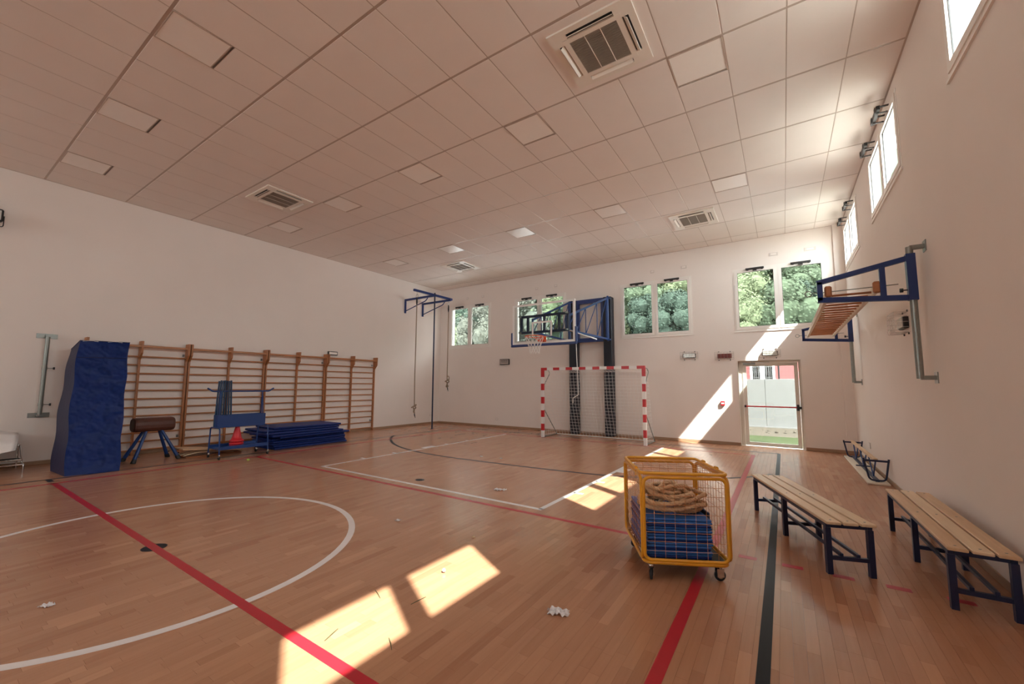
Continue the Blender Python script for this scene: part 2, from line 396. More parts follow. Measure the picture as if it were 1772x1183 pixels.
for x, y in ((6.78, 4.93), (6.77, 1.5)):
    q = 0.1 if y < 2 else 0.075; v = [(x+q*math.cos(2*PI*k/20), y+q*math.sin(2*PI*k/20)) for k in range(20)]
    z = 0.0011 if y < 2 else 0.0018
    lab(MB().prism(v, 'z', 0.0003, z).build('floor_socket_cover', M['lblk'], fl), 'black round spot')

# baseboards
def bb(name, x0, x1, y0, y1): struct(name, MB().bbox(x0, x1, y0, y1, 0.0005, 0.075, 0.005), M['base'])
bb('baseboard_left', 0.0, 0.014, YB, D)
bb('baseboard_right', W-0.014, W, YB, D-0.07)
bb('baseboard_back', 0.014, W-0.014, YB, YB+0.014)
bb('baseboard_far_a', 0.014, DX0-0.002, D-0.014, D)
bb('baseboard_far_b', DX1+0.002, 12.94, D-0.014, D)
bb('baseboard_far_c', 12.926, W-0.014, D-0.084, D-0.07)

# ------------------------------------------------------------------ ceiling
ce = struct('ceiling', MB().box(-T, W+T, YB-T, D+T, H+0.02, H+0.4), M['slab'])
AC = [(9, 2), (9, 7), (-3, 2), (-3, 7), (9, -3), (-3, -3)]
accell = {(i+di, j) for i, j in AC for di in (0, 1)}
LP = {(i, j) for i in (-5, -1, 3, 7, 11) for j in (-9, -6, -3, 0, 3, 6)}
def cellrect(i, j):
    return max(GX+0.6*i, 0), min(GX+0.6*(i+1), W), max(GY+1.2*j, YB), min(GY+1.2*(j+1), D)
vis = []; hid = []
gx, gy = 0.006, 0.016
for i in range(-7, 15):
    for j in range(-10, 10):
        x0, x1, y0, y1 = cellrect(i, j)
        if x1-x0 < 0.05 or y1-y0 < 0.05 or (i, j) in accell: continue
        if (i, j) in LP: y0 = y0+0.6
        p = project(((x0+x1)/2, (y0+y1)/2, H)); q = [project((a, b, H)) for a in (x0, x1) for b in (y0, y1)]
        inv = any(k and -5 < k[0] < 1777 and -5 < k[1] < 700 for k in q+[p])
        (vis if inv else hid).append((x0+gx, x1-gx, y0+gy, y1-gy, p[2] if p else 99))
vis.sort(key=lambda t: t[4]); hid += vis[296:]; vis = vis[:296]
for t in vis:
    dz = random.uniform(-0.0006, 0.0006)
    MB().bbox(t[0], t[1], t[2], t[3], H+dz, H+0.014, 0.002).build('ceiling_tile', M['tile'], ce)
mb = MB()
for t in hid: mb.box(t[0], t[1], t[2], t[3], H, H+0.014)
stuff(mb.build('tiles_beyond', M['tile'], ce))
for j in range(-9, 10):
    y = GY+1.2*j
    MB().box(0, W, y-0.03, y+0.03, H+0.004, H+0.012).build('cross_bar', M['bar'], ce)
for i in range(-6, 15):
    x = GX+0.6*i
    MB().box(x-0.012, x+0.012, YB, D, H+0.003, H+0.011).build('long_bar', M['bar'], ce)
for (a, b, n) in ((0, W, 'y'),):
    MB().box(0, W, D-0.02, D, H-0.004, H+0.01).build('edge_angle', M['bar'], ce); MB().box(0, 0.02, YB, D, H-0.004, H+0.01).build('edge_angle', M['bar'], ce)
    MB().box(W-0.02, W, YB, D, H-0.004, H+0.01).build('edge_angle', M['bar'], ce)
def where_ceil(i, j):
    col = {-5: 'nearest the left wall', -1: 'second from the left wall', 3: 'in the middle', 7: 'second from the window wall', 11: 'nearest the right window wall'}[i]
    row = {0: 'near row', 3: 'middle row', 6: 'far row'}.get(j, 'row behind the viewer')
    return row, col
for i, j in sorted(LP):
    if j < 0 and j != -3: continue
    x0, x1, y0, _ = cellrect(i, j); x0 += gx; x1 -= gx; y0 += gy; y1 = y0+0.6-gy
    row, col = where_ceil(i, j)
    t = thing('ceiling_light', f'unlit square light panel, {row}, {col}', 'ceiling light', ((x0+x1)/2, (y0+y1)/2, H), 'square light panels in the ceiling')
    MB().box(x0+0.012, x1-0.012, y0+0.012, y1-0.024, H-0.001, H+0.008).build('diffuser', M['panel'], t)
    fr = MB()
    for a in ((x0, x0+0.012, y0, y1-0.012), (x1-0.012, x1, y0, y1-0.012), (x0+0.012, x1-0.012, y0, y0+0.012), (x0+0.012, x1-0.012, y1-0.024, y1-0.012)):
        fr.box(a[0], a[1], a[2], a[3], H-0.005, H+0.008)
    fr.build('frame', M['bar'], t)
for i, j in AC:
    cx, cy = GX+0.6*(i+1), GY+1.2*(j+0.5)
    wl = 'near the left wall' if i < 0 else 'on the right side'
    wn = {2: 'near row', 7: 'far row by the far wall', -3: 'behind the viewer'}[j]
    t = thing('ceiling_air_conditioner', f'air conditioning cassette {wl}, {wn}', 'air conditioner', (cx, cy, H), 'air conditioning cassettes in the ceiling')
    MB().box(cx-0.594, cx+0.594, cy-0.58, cy+0.58, H, H+0.012).build('mounting_panel', M['tile'], t)
    hb = 0.475
    b = MB(); z0 = H-0.022
    s0, s1, s2 = 0.475, 0.405, 0.335        # outer, slot outer, slot inner
    def ringbox(mb, o_, i_, za, zb):
        mb.box(cx-o_, cx+o_, cy-o_, cy-i_, za, zb); mb.box(cx-o_, cx+o_, cy+i_, cy+o_, za, zb)
        mb.box(cx-o_, cx-i_, cy-i_, cy+i_, za, zb); mb.box(cx+i_, cx+o_, cy-i_, cy+i_, za, zb)
    ringbox(b, s0, s1, z0, H)
    ringbox(b, s2, 0.275, z0-0.004, H)
    for sx in (-1, 1):
        for sy in (-1, 1): b.box(min(cx+sx*0.27, cx+sx*0.405), max(cx+sx*0.27, cx+sx*0.405), min(cy+sy*0.335, cy+sy*0.405), max(cy+sy*0.335, cy+sy*0.405), z0, H); b.box(min(cx+sx*0.335, cx+sx*0.405), max(cx+sx*0.335, cx+sx*0.405), min(cy+sy*0.27, cy+sy*0.335), max(cy+sy*0.27, cy+sy*0.335), z0, H)
    b.build('fascia', M['acw'], t)
    b = MB(); ringbox(b, s1, s2, H-0.004, H); b.build('air_slot', M['dark'], t)
    for k in range(4):
        f = MB(); f.prism([(-0.018, 0), (0.022, -0.034), (0.026, -0.030), (-0.012, 0.006)], 'x', -0.262, 0.262)
        f.xf(Matrix.Translation((cx, cy, z0+0.012)) @ Matrix.Rotation(k*PI/2, 4, 'Z') @ Matrix.Translation((0, 0.365, 0)))
        f.build('louvre_flap', M['acw'], t)
    gr = MB().box(cx-0.275, cx+0.275, cy-0.275, cy+0.275, H-0.012, H-0.006).build('intake_grille', M['dark'], t)
    sl_ = MB()
    for k in range(28):
        y = cy-0.262+k*0.0194; sl_.box(cx-0.273, cx+0.273, y-0.004, y+0.004, z0-0.004, H-0.012)
    o = sl_.build('grille_slats', M['acg'], gr); stuff(o)
    dv = MB()
    for k in (-0.092, 0.092): dv.box(cx+k-0.004, cx+k+0.004, cy-0.273, cy+0.273, z0-0.006, z0)
    dv.build('grille_divider', M['acw'], gr)

# ------------------------------------------------------------------ windows
def opener(mbs, c, axis, wnd, arms=0.0):
    """black electric opener on the top of a sash"""
    x, y, z = c; L = 0.21
    b = MB(); br = MB()
    if axis == 'y':
        b.bbox(x-L, x+L, y-0.055, y-0.012, z-0.022, z+0.028, 0.006); b.box(x-L+0.02, x-L+0.07, y-0.06, y-0.012, z-0.035, z-0.018); b.box(x+L-0.07, x+L-0.02, y-0.06, y-0.012, z-0.035, z-0.018)
        br.box(x-0.045, x+0.045, y-0.05, y-0.004, z-0.06, z-0.03); br.box(x-0.015, x+0.015, y-0.04, y-0.01, z-0.04, z-0.018)
    else:
        x = x-arms
        b.bbox(x-0.045, x+0.0, y-L, y+L, z-0.03, z+0.03, 0.006)
        for s in (-1, 1):
            b.box(x-0.052, x-0.045, y+s*0.13-0.03, y+s*0.13+0.03, z-0.04, z+0.04)
            br.obox((x-0.02, y+s*0.13, z+0.045), (W-0.0, y+s*0.13, z+0.045), 0.03, 0.012); br.obox((x-0.03, y+s*0.13, z-0.04), (W, y+s*0.13, z-0.045), 0.025, 0.012)
    o = b.build('opener_motor', M['black'], wnd); br.build('opener_bracket', M['black'], o)

def window(n, axis, pos, outward, a0, a1, z0, z1, gm='glass'):
    """double casement; axis 'y': in a y=pos wall, spanning x"""
    s = outward
    def B(mb, a, b, p, q, z_0, z_1):                         # p,q: depth from the room face outward
        u, v = sorted((pos+s*p, pos+s*q))
        if axis == 'y': mb.box(a, b, u, v, z_0, z_1)
        else: mb.box(u, v, a, b, z_0, z_1)
    m = MB(); fwid = 0.05
    B(m, a0, a1, -0.006, 0.07, z0, z0+fwid); B(m, a0, a1, -0.006, 0.07, z1-fwid, z1)
    B(m, a0, a0+fwid, -0.006, 0.07, z0+fwid, z1-fwid); B(m, a1-fwid, a1, -0.006, 0.07, z0+fwid, z1-fwid)
    mid = (a0+a1)/2
    B(m, mid-0.02, mid+0.02, -0.006, 0.07, z0+fwid, z1-fwid)
    w = m.build('window_%d' % n, M['pvc'], None); w['kind'] = 'structure'
    m = MB(); B(m, a0-0.02, a1+0.02, -0.018, -0.0, z0-0.028, z0); m.build('sill', M['pvc'], w)
    for k, (b0, b1) in enumerate(((a0+fwid-0.012, mid-0.012), (mid+0.012, a1-fwid+0.012))):
        sw = 0.075; m = MB(); y0_, y1_ = z0+fwid-0.012, z1-fwid+0.012
        B(m, b0, b1, -0.018, 0.05, y0_, y0_+sw); B(m, b0, b1, -0.018, 0.05, y1_-sw, y1_)
        B(m, b0, b0+sw, -0.018, 0.05, y0_+sw, y1_-sw); B(m, b1-sw, b1, -0.018, 0.05, y0_+sw, y1_-sw)
        sash = m.build('sash', M['pvc'], w)
        m = MB(); B(m, b0+sw-0.01, b1-sw+0.01, 0.014, 0.020, y0_+sw-0.01, y1_-sw+0.01); m.build('glass_pane', M[gm], sash)
        m = MB(); e = 0.008
        for q in ((b0+sw, b1-sw, y0_+sw, y0_+sw+e), (b0+sw, b1-sw, y1_-sw-e, y1_-sw), (b0+sw, b0+sw+e, y0_+sw, y1_-sw), (b1-sw-e, b1-sw, y0_+sw, y1_-sw)):
            B(m, q[0], q[1], 0.004, 0.014, q[2], q[3])
        m.build('gasket', M['black'], sash)
        c = (b0+b1)/2
        if axis == 'y' and s > 0: opener(None, (c, pos-0.012, z1-0.045), 'y', w)
        if axis == 'x': opener(None, (pos, c, z1-0.03), 'x', w, 0.10)
    return w
n = 1
for a, b in FW: window(n, 'y', D, 1, a, b, FZ0, FZ1, 'glass2'); portal('portal', ((a+b)/2, D+0.31, (FZ0+FZ1)/2), (-PI/2, 0, 0), b-a, FZ1-FZ0); n += 1
for a, b in RW: window(n, 'x', W, 1, a, b, RZ0, RZ1); portal('portal', (W+0.15, (a+b)/2, (RZ0+RZ1)/2), (0, PI/2, 0), RZ1-RZ0, b-a); n += 1
for a, b in BW_ADDED: window(n, 'y', YB, -1, a, b, FZ0, FZ1); portal('portal', ((a+b)/2, YB-0.31, (FZ0+FZ1)/2), (PI/2, 0, 0), b-a, FZ1-FZ0); n += 1
portal('portal', ((DX0+DX1)/2, D+0.31, DZ/2), (-PI/2, 0, 0), DX1-DX0, DZ)

# ------------------------------------------------------------------ door
m = MB(); dy0, dy1 = D+0.14, D+0.21
m.box(DX0, DX0+0.10, dy0, dy1, 0, DZ); m.box(DX1-0.06, DX1, dy0, dy1, 0, DZ); m.box(DX0+0.10, DX1-0.06, dy0, dy1, DZ-0.06, DZ)
m.box(DX0, DX1, D-0.0, dy0, 0.0, 0.006)
dr = m.build('door_1', M['door'], None); dr['kind'] = 'structure'
cs = MB()   # reveal lining
cs.box(DX0, DX0+0.012, D-0.004, dy0, 0.006, DZ); cs.box(DX1-0.012, DX1, D-0.004, dy0, 0.006, DZ); cs.box(DX0+0.012, DX1-0.012, D-0.004, dy0, DZ-0.012, DZ)
cs.build('reveal_lining', M['door'], dr)
lx0, lx1, lz0, lz1 = DX0+0.104, DX1-0.064, 0.012, DZ-0.064
m = MB(); ly0, ly1 = dy0-0.01, dy0+0.045; sw = 0.085
m.box(lx0, lx0+sw, ly0, ly1, lz0, lz1); m.box(lx1-sw, lx1, ly0, ly1, lz0, lz1); m.box(lx0+sw, lx1-sw, ly0, ly1, lz0, lz0+0.09); m.box(lx0+sw, lx1-sw, ly0, ly1, lz1-sw, lz1)
leaf = m.build('door_leaf', M['door'], dr)
MB().box(lx0+sw-0.01, lx1-sw+0.01, ly0+0.02, ly0+0.028, lz0+0.08, lz1-sw+0.01).build('glass_pane', M['glass2'], leaf)
m = MB().tube([(lx0+0.03, ly0-0.06, 1.03), (lx1-0.03, ly0-0.06, 1.03)], 0.018, 10)
lab(m.build('panic_bar', M['red'], leaf), 'red push bar across the door')
m = MB().box(lx1-0.07, lx1-0.02, ly0-0.09, ly0, 0.95, 1.10); m.box(lx0+0.01, lx0+0.05, ly0-0.08, ly0, 1.0, 1.06); m.box(lx1-0.02, lx1+0.03, ly0-0.05, ly0, 0.99, 1.05)
m.build('latch_case', M['black'], leaf)
m = MB().box(lx0+0.02, lx0+0.30, ly0-0.05, ly0, lz1-0.05, lz1+0.0); m.obox((lx0+0.2, ly0-0.035, lz1+0.01), (lx0+0.62, ly0-0.02, lz1+0.015), 0.02, 0.012)
m.build('door_closer', M['galv'], dr)

# ------------------------------------------------------------------ outside
struct('ground', MB().box(-40, 40, D+T, 16.2, -0.3, -0.02), M['grass'])
struct('ground_right', MB().box(W+0.13, 60, -40, D+T, -0.3, -0.02), M['pave'])
t = thing('garden_wall', 'tall pale concrete retaining wall beyond the glass door with wire fence on top', 'wall', (11.5, 16.5, 0))
for k in range(9):
    x0 = 5.25+k*1.5
    MB().bbox(x0+0.004, x0+1.496, 16.4, 16.62, 0.22, 1.80, 0.006).build('concrete_panel', M['conc'], t)
MB().box(4, 20, 16.3, 16.7, -0.1, 0.23).build('footing', M['conc'], t)
MB().box(5, 19, 16.62, 16.66, 0.22, 1.79).build('backing', M['soil'], t)
mb = MB()
for k in range(90):
    a = random.uniform(10, 13); s_ = random.uniform(0.02, 0.06); mb.lathe([(0.001, s_), (s_, s_*0.5), (s_*1.2, 0)], (a, random.uniform(15.9, 16.3), random.uniform(-0.02, 0.14)), 6)
stuff(mb.build('rubble', M['soil'], t))
MB().prism([(15.7, -0.02), (16.3, 0.20), (16.3, -0.02)], 'x', 4, 20).build('soil_bank', M['soil'], t)
fm = MB()
for k in range(66):
    x = 8.5+k*0.1
    fm.box(x-0.002, x+0.002, 16.50, 16.506, 1.80, 2.9)
for k in range(9):
    z = 1.85+k*0.125; fm.box(8.5, 15.1, 16.497, 16.503, z-0.0025, z+0.0025)
stuff(fm.build('wire_mesh', M['conc'], t))
for x in (11.66, 9.3, 14.3): MB().tube([(x, 16.5, 1.7), (x, 16.5, 2.95)], 0.025, 8).build('fence_post', M['black'], t)

t = thing('pink_building', 'low pink rendered building with white framed windows beyond the garden wall', 'building', (11.5, 22, 0))
PZ = 0.0; m = MB(); hol = [(10.60, 10.93), (11.08, 11.41)]
xs = [5.0, 10.45, 10.98, 11.22, 11.62, 18.0]
m.box(5.0, 10.60, 22, 24, 0, 3.7); m.box(10.93, 11.08, 22, 24, 0, 3.7); m.box(11.41, 18, 22, 24, 0, 3.7)
for a, b in hol: m.box(a, b, 22, 24, 0, 1.0); m.box(a, b, 22, 24, 2.9, 3.7); m.box(a, b, 22.4, 24, 1.0, 2.9, 1)
m.build('wall', [M['pink'], M['dark']], t)
for a, b in hol:
    f = MB(); f.box(a-0.075, a+0.02, 21.93, 22.1, 0.95, 2.95); f.box(b-0.02, b+0.075, 21.93, 22.1, 0.95, 2.95); f.box(a, b, 21.93, 22.1, 2.86, 2.95); f.box(a, b, 21.93, 22.1, 0.95, 1.02)
    w_ = f.build('window', M['white'], t)
    f = MB()
    for k in range(1, 4): f.box(a+(b-a)*k/4-0.006, a+(b-a)*k/4+0.006, 22.02, 22.05, 1.0, 2.9)
    for k in range(1, 8): f.box(a, b, 22.02, 22.05, 1.0+k*0.24-0.005, 1.0+k*0.24+0.005)
    f.build('window_bars', M['conc'], w_)
    MB().box(a, b, 22.12, 22.13, 1.0, 2.9).build('glass_pane', M['glass'], w_)
MB().prism([(21.8, 3.7), (24.3, 3.7), (24.3, 3.95), (21.8, 3.82)], 'x', 4.8, 18.2).build('roof', M['conc'], t)

t = thing('white_outbuilding', 'long low white building with flat roof below the hill, seen in the leftmost window', 'building', (-10.5, 27, 0))
MB().box(-16, -5.5, 26, 31, 0, 4.35).build('wall', M['conc'], t)
MB().box(-16.3, -5.2, 25.7, 31.3, 4.35, 4.62).build('roof', M['white'], t)
for k in range(4):
    f = MB().box(-15+k*2.4, -14+k*2.4, 25.96, 26.02, 1.6, 3.2).build('window', M['white'], t)
    MB().box(-14.94+k*2.4, -14.06+k*2.4, 25.94, 25.965, 1.66, 3.14).build('glass_pane', M['dark'], f)

# hill
NX, NY = 44, 26; v = []; f = []
for j in range(NY):
    for i in range(NX):
        y = 30+j*4.2; x = -150+i*5.5
        z = max(0, (y-30))*0.60+1.2*math.sin(x*0.11+y*0.05)+0.8*math.sin(x*0.31)-0.5
        if j == 0: z = -0.3
        v.append((x, y, z))
for j in range(NY-1):
    for i in range(NX-1): a = j*NX+i; f.append((a, a+1, a+NX+1, a+NX))
struct('hillside', MB().add(v, f, 0, True), M['hill'])
def hz(x, y): return max(0, (y-30))*0.60+1.2*math.sin(x*0.11+y*0.05)+0.8*math.sin(x*0.31)-0.5

def crown_mesh(name, m, seed, blobs=22, rad=2.6, br=1.15, leaves=330, ls=0.15, tall=1.0):
    rnd = random.Random(seed); mb = MB()
    for b in range(blobs):
        a = rnd.random()*2*PI; rr = rad*math.sqrt(rnd.random())*0.85; z = rnd.uniform(-0.9, 1.25)*rad*0.75*tall
        k = max(0.35, 1-abs(z)/(rad*1.4*tall)); c = Vector((rr*math.cos(a)*k, rr*math.sin(a)*k, z)); R = br*rnd.uniform(0.7, 1.2)
        vv = []; ff = []; n1, n2 = 6, 9
        for p in range(n1+1):
            for q in range(n2):
                th = PI*p/n1; ph = 2*PI*q/n2; jr = R*0.86*rnd.uniform(0.82, 1.0)
                vv.append(c+Vector((math.sin(th)*math.cos(ph), math.sin(th)*math.sin(ph), math.cos(th)))*jr)
        for p in range(n1):
            for q in range(n2): ff.append((p*n2+q, (p+1)*n2+q, (p+1)*n2+(q+1) % n2, p*n2+(q+1) % n2))
        mb.add(vv, ff)
        for l in range(leaves):
            d = Vector((rnd.gauss(0, 1), rnd.gauss(0, 1), rnd.gauss(0.15, 1))).normalized()
            p = c+d*R*rnd.uniform(0.82, 1.12); nn = (d+Vector((rnd.gauss(0, .5), rnd.gauss(0, .5), rnd.gauss(0.2, .5)))).normalized()
            u = nn.orthogonal().normalized(); w_ = nn.cross(u); s_ = ls*rnd.uniform(0.5, 1.2)
            mb.add([p+u*s_, p+w_*s_*0.6, p-u*s_, p-w_*s_*0.6], [(0, 1, 2, 3)])
    return mb.mesh(name, m)
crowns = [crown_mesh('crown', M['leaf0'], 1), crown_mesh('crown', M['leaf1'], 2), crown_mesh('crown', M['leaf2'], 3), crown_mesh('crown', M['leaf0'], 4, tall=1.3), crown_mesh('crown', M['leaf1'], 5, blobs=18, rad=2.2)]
tkm = MB().tube([(0, 0, -5.0), (0.1, 0, -3), (0, 0.1, 0)], [0.28, 0.22, 0.12], 7).mesh('trunk', M['bark'])
rnd = random.Random(5)
kinds = ['round green tree', 'light green tree', 'dark green tree', 'tall green tree', 'broad light green tree']
y = 37.5
while y < 92:
    k = (y)/12.6; x = 11.78-0.98*y
    while x < 11.78+0.16*y:
        kx = x+rnd.uniform(-1, 1); ky = y+rnd.uniform(-1.2, 1.2); kd = rnd.randrange(5)
        sl_x = (kx-11.78)/ky
        win = next((q_ for q_, (a, b) in enumerate(((-1.0, -0.69), (-0.69, -0.41), (-0.41, -0.12), (-0.12, 0.3))) if a < sl_x < b), 0); wn = ('leftmost far window', 'far window behind the backboard', 'third far window', 'rightmost far window')[win]; dn = 'near' if y < 45 else ('middle' if y < 66 else 'distant')
        infan = any(a-0.05 < sl_x < b+0.05 for a, b in ((-0.895, -0.73), (-0.64, -0.48), (-0.33, -0.16), (-0.085, 0.085)))
        if infan:
            sc = rnd.uniform(0.68, 0.95)*(1.0+0.006*(y-33))
            r_ = thing('hillside_tree', f'{dn} {kinds[kd]} on the wooded hillside, through the {wn}', 'tree', (kx, ky, hz(kx, ky)+2.6*sc), 'trees on the wooded hillside')
            r_.scale = (sc, sc, sc); r_.rotation_euler = (0, 0, rnd.random()*6.28)
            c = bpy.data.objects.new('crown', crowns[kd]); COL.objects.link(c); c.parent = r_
            c = bpy.data.objects.new('trunk', tkm); COL.objects.link(c); c.parent = r_
        x += 3.1*(1+0.005*(y-33))
    y += 3.9*(1+0.012*(y-33))
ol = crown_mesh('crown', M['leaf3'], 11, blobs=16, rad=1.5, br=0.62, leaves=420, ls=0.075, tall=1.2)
for (x, y, z, s_, l) in ((-2.75, 19.2, 4.4, 1.15, 'grey-green olive tree close outside the leftmost far window'), (0.05, 18.6, 4.3, 1.2, 'grey-green olive tree close outside the window behind the backboard')):
    r_ = thing('olive_tree', l, 'tree', (x, y, z)); r_.scale = (s_, s_, s_)
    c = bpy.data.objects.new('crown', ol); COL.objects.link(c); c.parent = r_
    c = bpy.data.objects.new('trunk', tkm); COL.objects.link(c); c.parent = r_; c.scale = (0.6, 0.6, 0.75)
    r_.rotation_euler = (0, 0, x)

#==PART2==
# ------------------------------------------------------------------ wall bars
RZ = [0.10, 0.28, 0.465, 0.65, 0.835, 1.02, 1.205, 1.39, 1.575, 1.76, 1.945, 2.13]
UN = [(2.09, 3.845, 'first unit from the camera, half behind the blue crash mat'), (3.865, 5.61, 'second unit, behind the blue trolley'), (5.63, 7.40, 'third unit, above the stack of blue mats'), (7.42, 9.26, 'last unit, nearest the climbing ropes')]
for y0, y1, ds in UN:
    t = thing('wall_bars', 'orange-brown wooden wall bars, '+ds, 'wall bars', (0.1, (y0+y1)/2, 0), 'wooden wall bars along the left wall')
    for y in (y0+0.018, (y0+y1)/2, y1-0.018):
        MB().prism([(0.035, 0), (0.125, 0), (0.125, 0.06), (0.105, 0.1), (0.105, 2.06), (0.225, 2.20), (0.235, 2.465), (0.035, 2.465)], 'y', y-0.0185, y+0.0185).build('upright', M['barwood'], t)
    for z in RZ:
        MB().tube([(0.075, y0+0.005, z), (0.075, y1-0.005, z)], 0.0165, 8).build('rung', M['rung'], t)
    b = MB().bbox(0.18, 0.215, y0+0.004, y1-0.004, 2.325, 2.375, 0.01); b.build('top_rung', M['rung'], t)
    for y in (y0+0.06, y1-0.06):
        for z in (2.2, 0.33):
            b = MB().box(0.0, 0.06, y-0.012, y+0.012, z-0.004, z+0.004); b.box(0.0, 0.004, y-0.02, y+0.02, z-0.03, z+0.03); b.build('wall_bracket', M['galv'], t)

# ------------------------------------------------------------------ crash mat leaning on the wall bars
def crash():
    nu, nv_, nw = 7, 24, 14          # depth, width, height
    lo = {(0, 0): (1.00, 1.66, 0.0), (1, 0): (1.83, 1.70, 0.0), (0, 1): (1.12, 2.34, 0.0), (1, 1): (1.93, 2.36, 0.0)}
    hi = {(0, 0): (0.33, 1.86, 2.20), (1, 0): (0.74, 1.90, 2.35), (0, 1): (0.33, 2.56, 2.22), (1, 1): (0.74, 2.62, 2.37)}
    def P(a, b, c):
        p = Vector((0, 0, 0))
        for i in (0, 1):
            for j in (0, 1):
                w = (a if i else 1-a)*(b if j else 1-b)
                p += w*((1-c)*Vector(lo[i, j])+c*Vector(hi[i, j]))
        bow = 0.06*math.sin(PI*c); p.x -= bow*0.5
        if a in (0, 1) or b in (0, 1): pass
        r = 0.010*math.sin(c*31+b*6+2*math.sin(b*4))*math.sin(PI*min(1, c*1.2))+0.007*math.sin(c*60-b*9)*(1-c)
        if a == 1: p.x += r+0.012*math.sin(b*PI)
        if b == 0: p.y -= 0.02*math.sin(c*PI)+0.012*math.sin(c*17); 
        if b == 1: p.y += 0.010*math.sin(c*20)
        return p
    def face(fn, na, nb):
        v = [fn(i/na, j/nb) for j in range(nb+1) for i in range(na+1)]
        f = [(j*(na+1)+i, j*(na+1)+i+1, (j+1)*(na+1)+i+1, (j+1)*(na+1)+i) for j in range(nb) for i in range(na)]
        return v, f
    return P, face
t = thing('crash_mat', 'tall thick blue vinyl crash mat leaning upright against the wall bars', 'mat', (1.3, 2.0, 0))
P_, face_ = crash()
m = MB()
v, f = face_(lambda a, b: P_(1, a, b), 16, 44); m.add(v, f, 0, True)
v, f = face_(lambda a, b: P_(0, 1-a, b), 10, 20); m.add(v, f, 0, True)
v, f = face_(lambda a, b: P_(a, 0, b), 6, 44); m.add(v, f, 1, True)
v, f = face_(lambda a, b: P_(1-a, 1, b), 6, 44); m.add(v, f, 0, True)
v, f = face_(lambda a, b: P_(a, b, 1), 6, 16); m.add(v, f, 0, True)
v, f = face_(lambda a, b: P_(1-a, b, 0), 6, 16); m.add(v, f, 1, True)
m.build('cover', [M['vinyl'], M['vinyld']], t)
m = MB().tube([P_(1, b/12, 0.86)+Vector((0.006, 0, 0)) for b in range(13)], 0.006, 5); m.build('seam', M['vinyld'], t)
m = MB().tube([P_(1, b/12, 0.997)+Vector((0.004, 0, 0.004)) for b in range(13)], 0.008, 5); m.tube([P_(a/6, 0, 0.998)+Vector((0, 0, 0.004)) for a in range(7)], 0.008, 5)
m.build('piping', M['vinyld'], t)
m = MB()
for a in (0.06, 0.55): m.tube([P_(1, a+k*0.05, 0.995)+Vector((0.004, 0, 0.012*math.sin(PI*k/6))) for k in range(7)], 0.006, 5)
m.build('handle_strap', M['white'], t)

# ------------------------------------------------------------------ vaulting buck
t = thing('vaulting_buck', 'brown leather vaulting buck with four splayed blue legs in front of the wall bars', 'vaulting buck', (1.1, 3.02, 0))
m = MB(); prof = []
for k in range(20):
    a = 2*PI*k/20; prof.append((1.09+0.175*math.copysign(abs(math.cos(a))**0.7, math.cos(a)), 0.715+0.14*math.copysign(abs(math.sin(a))**0.7, math.sin(a))))
def sc(p, k): return [(1.09+(x-1.09)*k, 0.715+(z-0.715)*k) for x, z in p]
rings = [(2.69, 0.82), (2.705, 0.94), (2.74, 1.0), (3.30, 1.0), (3.335, 0.94), (3.35, 0.82)]
v = []; f = []
for y, k in rings: v += [(x, y, z) for x, z in sc(prof, k)]
for i in range(5):
    for k in range(20): f.append((i*20+k, i*20+(k+1) % 20, (i+1)*20+(k+1) % 20, (i+1)*20+k))
f += [tuple(range(19, -1, -1)), tuple(range(100, 120))]
m.add(v, f, 0, False); m.build('body', M['leather'], t)
feet = [(1.33, 2.69), (0.86, 2.64), (1.34, 3.42), (0.90, 3.36)]
for (fx, fy) in feet:
    tx, ty = (1.17 if fx > 1.1 else 1.02), (2.90 if fy < 3 else 3.14)
    g_ = t
    leg = MB().tube([(tx, ty, 0.60), (tx+(fx-tx)*0.9, ty+(fy-ty)*0.9, 0.06)], [0.026, 0.034], 10).build('leg', M['blue'], g_)
    MB().tube([(tx+(fx-tx)*0.88, ty+(fy-ty)*0.88, 0.07), (fx, fy, 0.0)], [0.038, 0.045], 10).build('rubber_foot', M['rubber'], leg)
    MB().tube([(tx+(fx-tx)*0.8, ty+(fy-ty)*0.8, 0.12), (tx+(fx-tx)*0.8+0.0, ty+(fy-ty)*0.8+0.06, 0.12)], [0.006, 0.014], 6).build('clamp_knob', M['black'], leg)

# ------------------------------------------------------------------ springboard on the floor
t = thing('springboard', 'low wooden springboard lying on the floor behind the blue trolley', 'springboard', (1.25, 4.0, 0))
def curve(y0, y1, zf, x0, x1, th, n=10):
    m = MB(); v = []; f = []
    for i in range(n+1):
        y = y0+(y1-y0)*i/n; z = zf(i/n); v += [(x0, y, z), (x1, y, z), (x1, y, z+th), (x0, y, z+th)]
    for i in range(n):
        a, b = i*4, i*4+4
        for k in range(4): f.append((a+k, a+(k+1) % 4, b+(k+1) % 4, b+k))
    f += [(0, 3, 2, 1), (n*4, n*4+1, n*4+2, n*4+3)]
    return m.add(v, f)
curve(3.42, 4.55, lambda s: 0.155*(1-s)**0.8+0.03, 1.0, 1.52, 0.022).build('top_board', M['pine2'], t)
curve(3.50, 4.55, lambda s: 0.003, 1.05, 1.47, 0.022, 3).build('base_board', M['barwood'], t)
for x in (1.1, 1.26, 1.42): curve(3.46, 4.4, lambda s: 0.10*math.sin(PI*s*0.9+0.25)*(1-s*0.6)+0.02, x-0.025, x+0.025, 0.012).build('spring_strip', M['pine'], t)

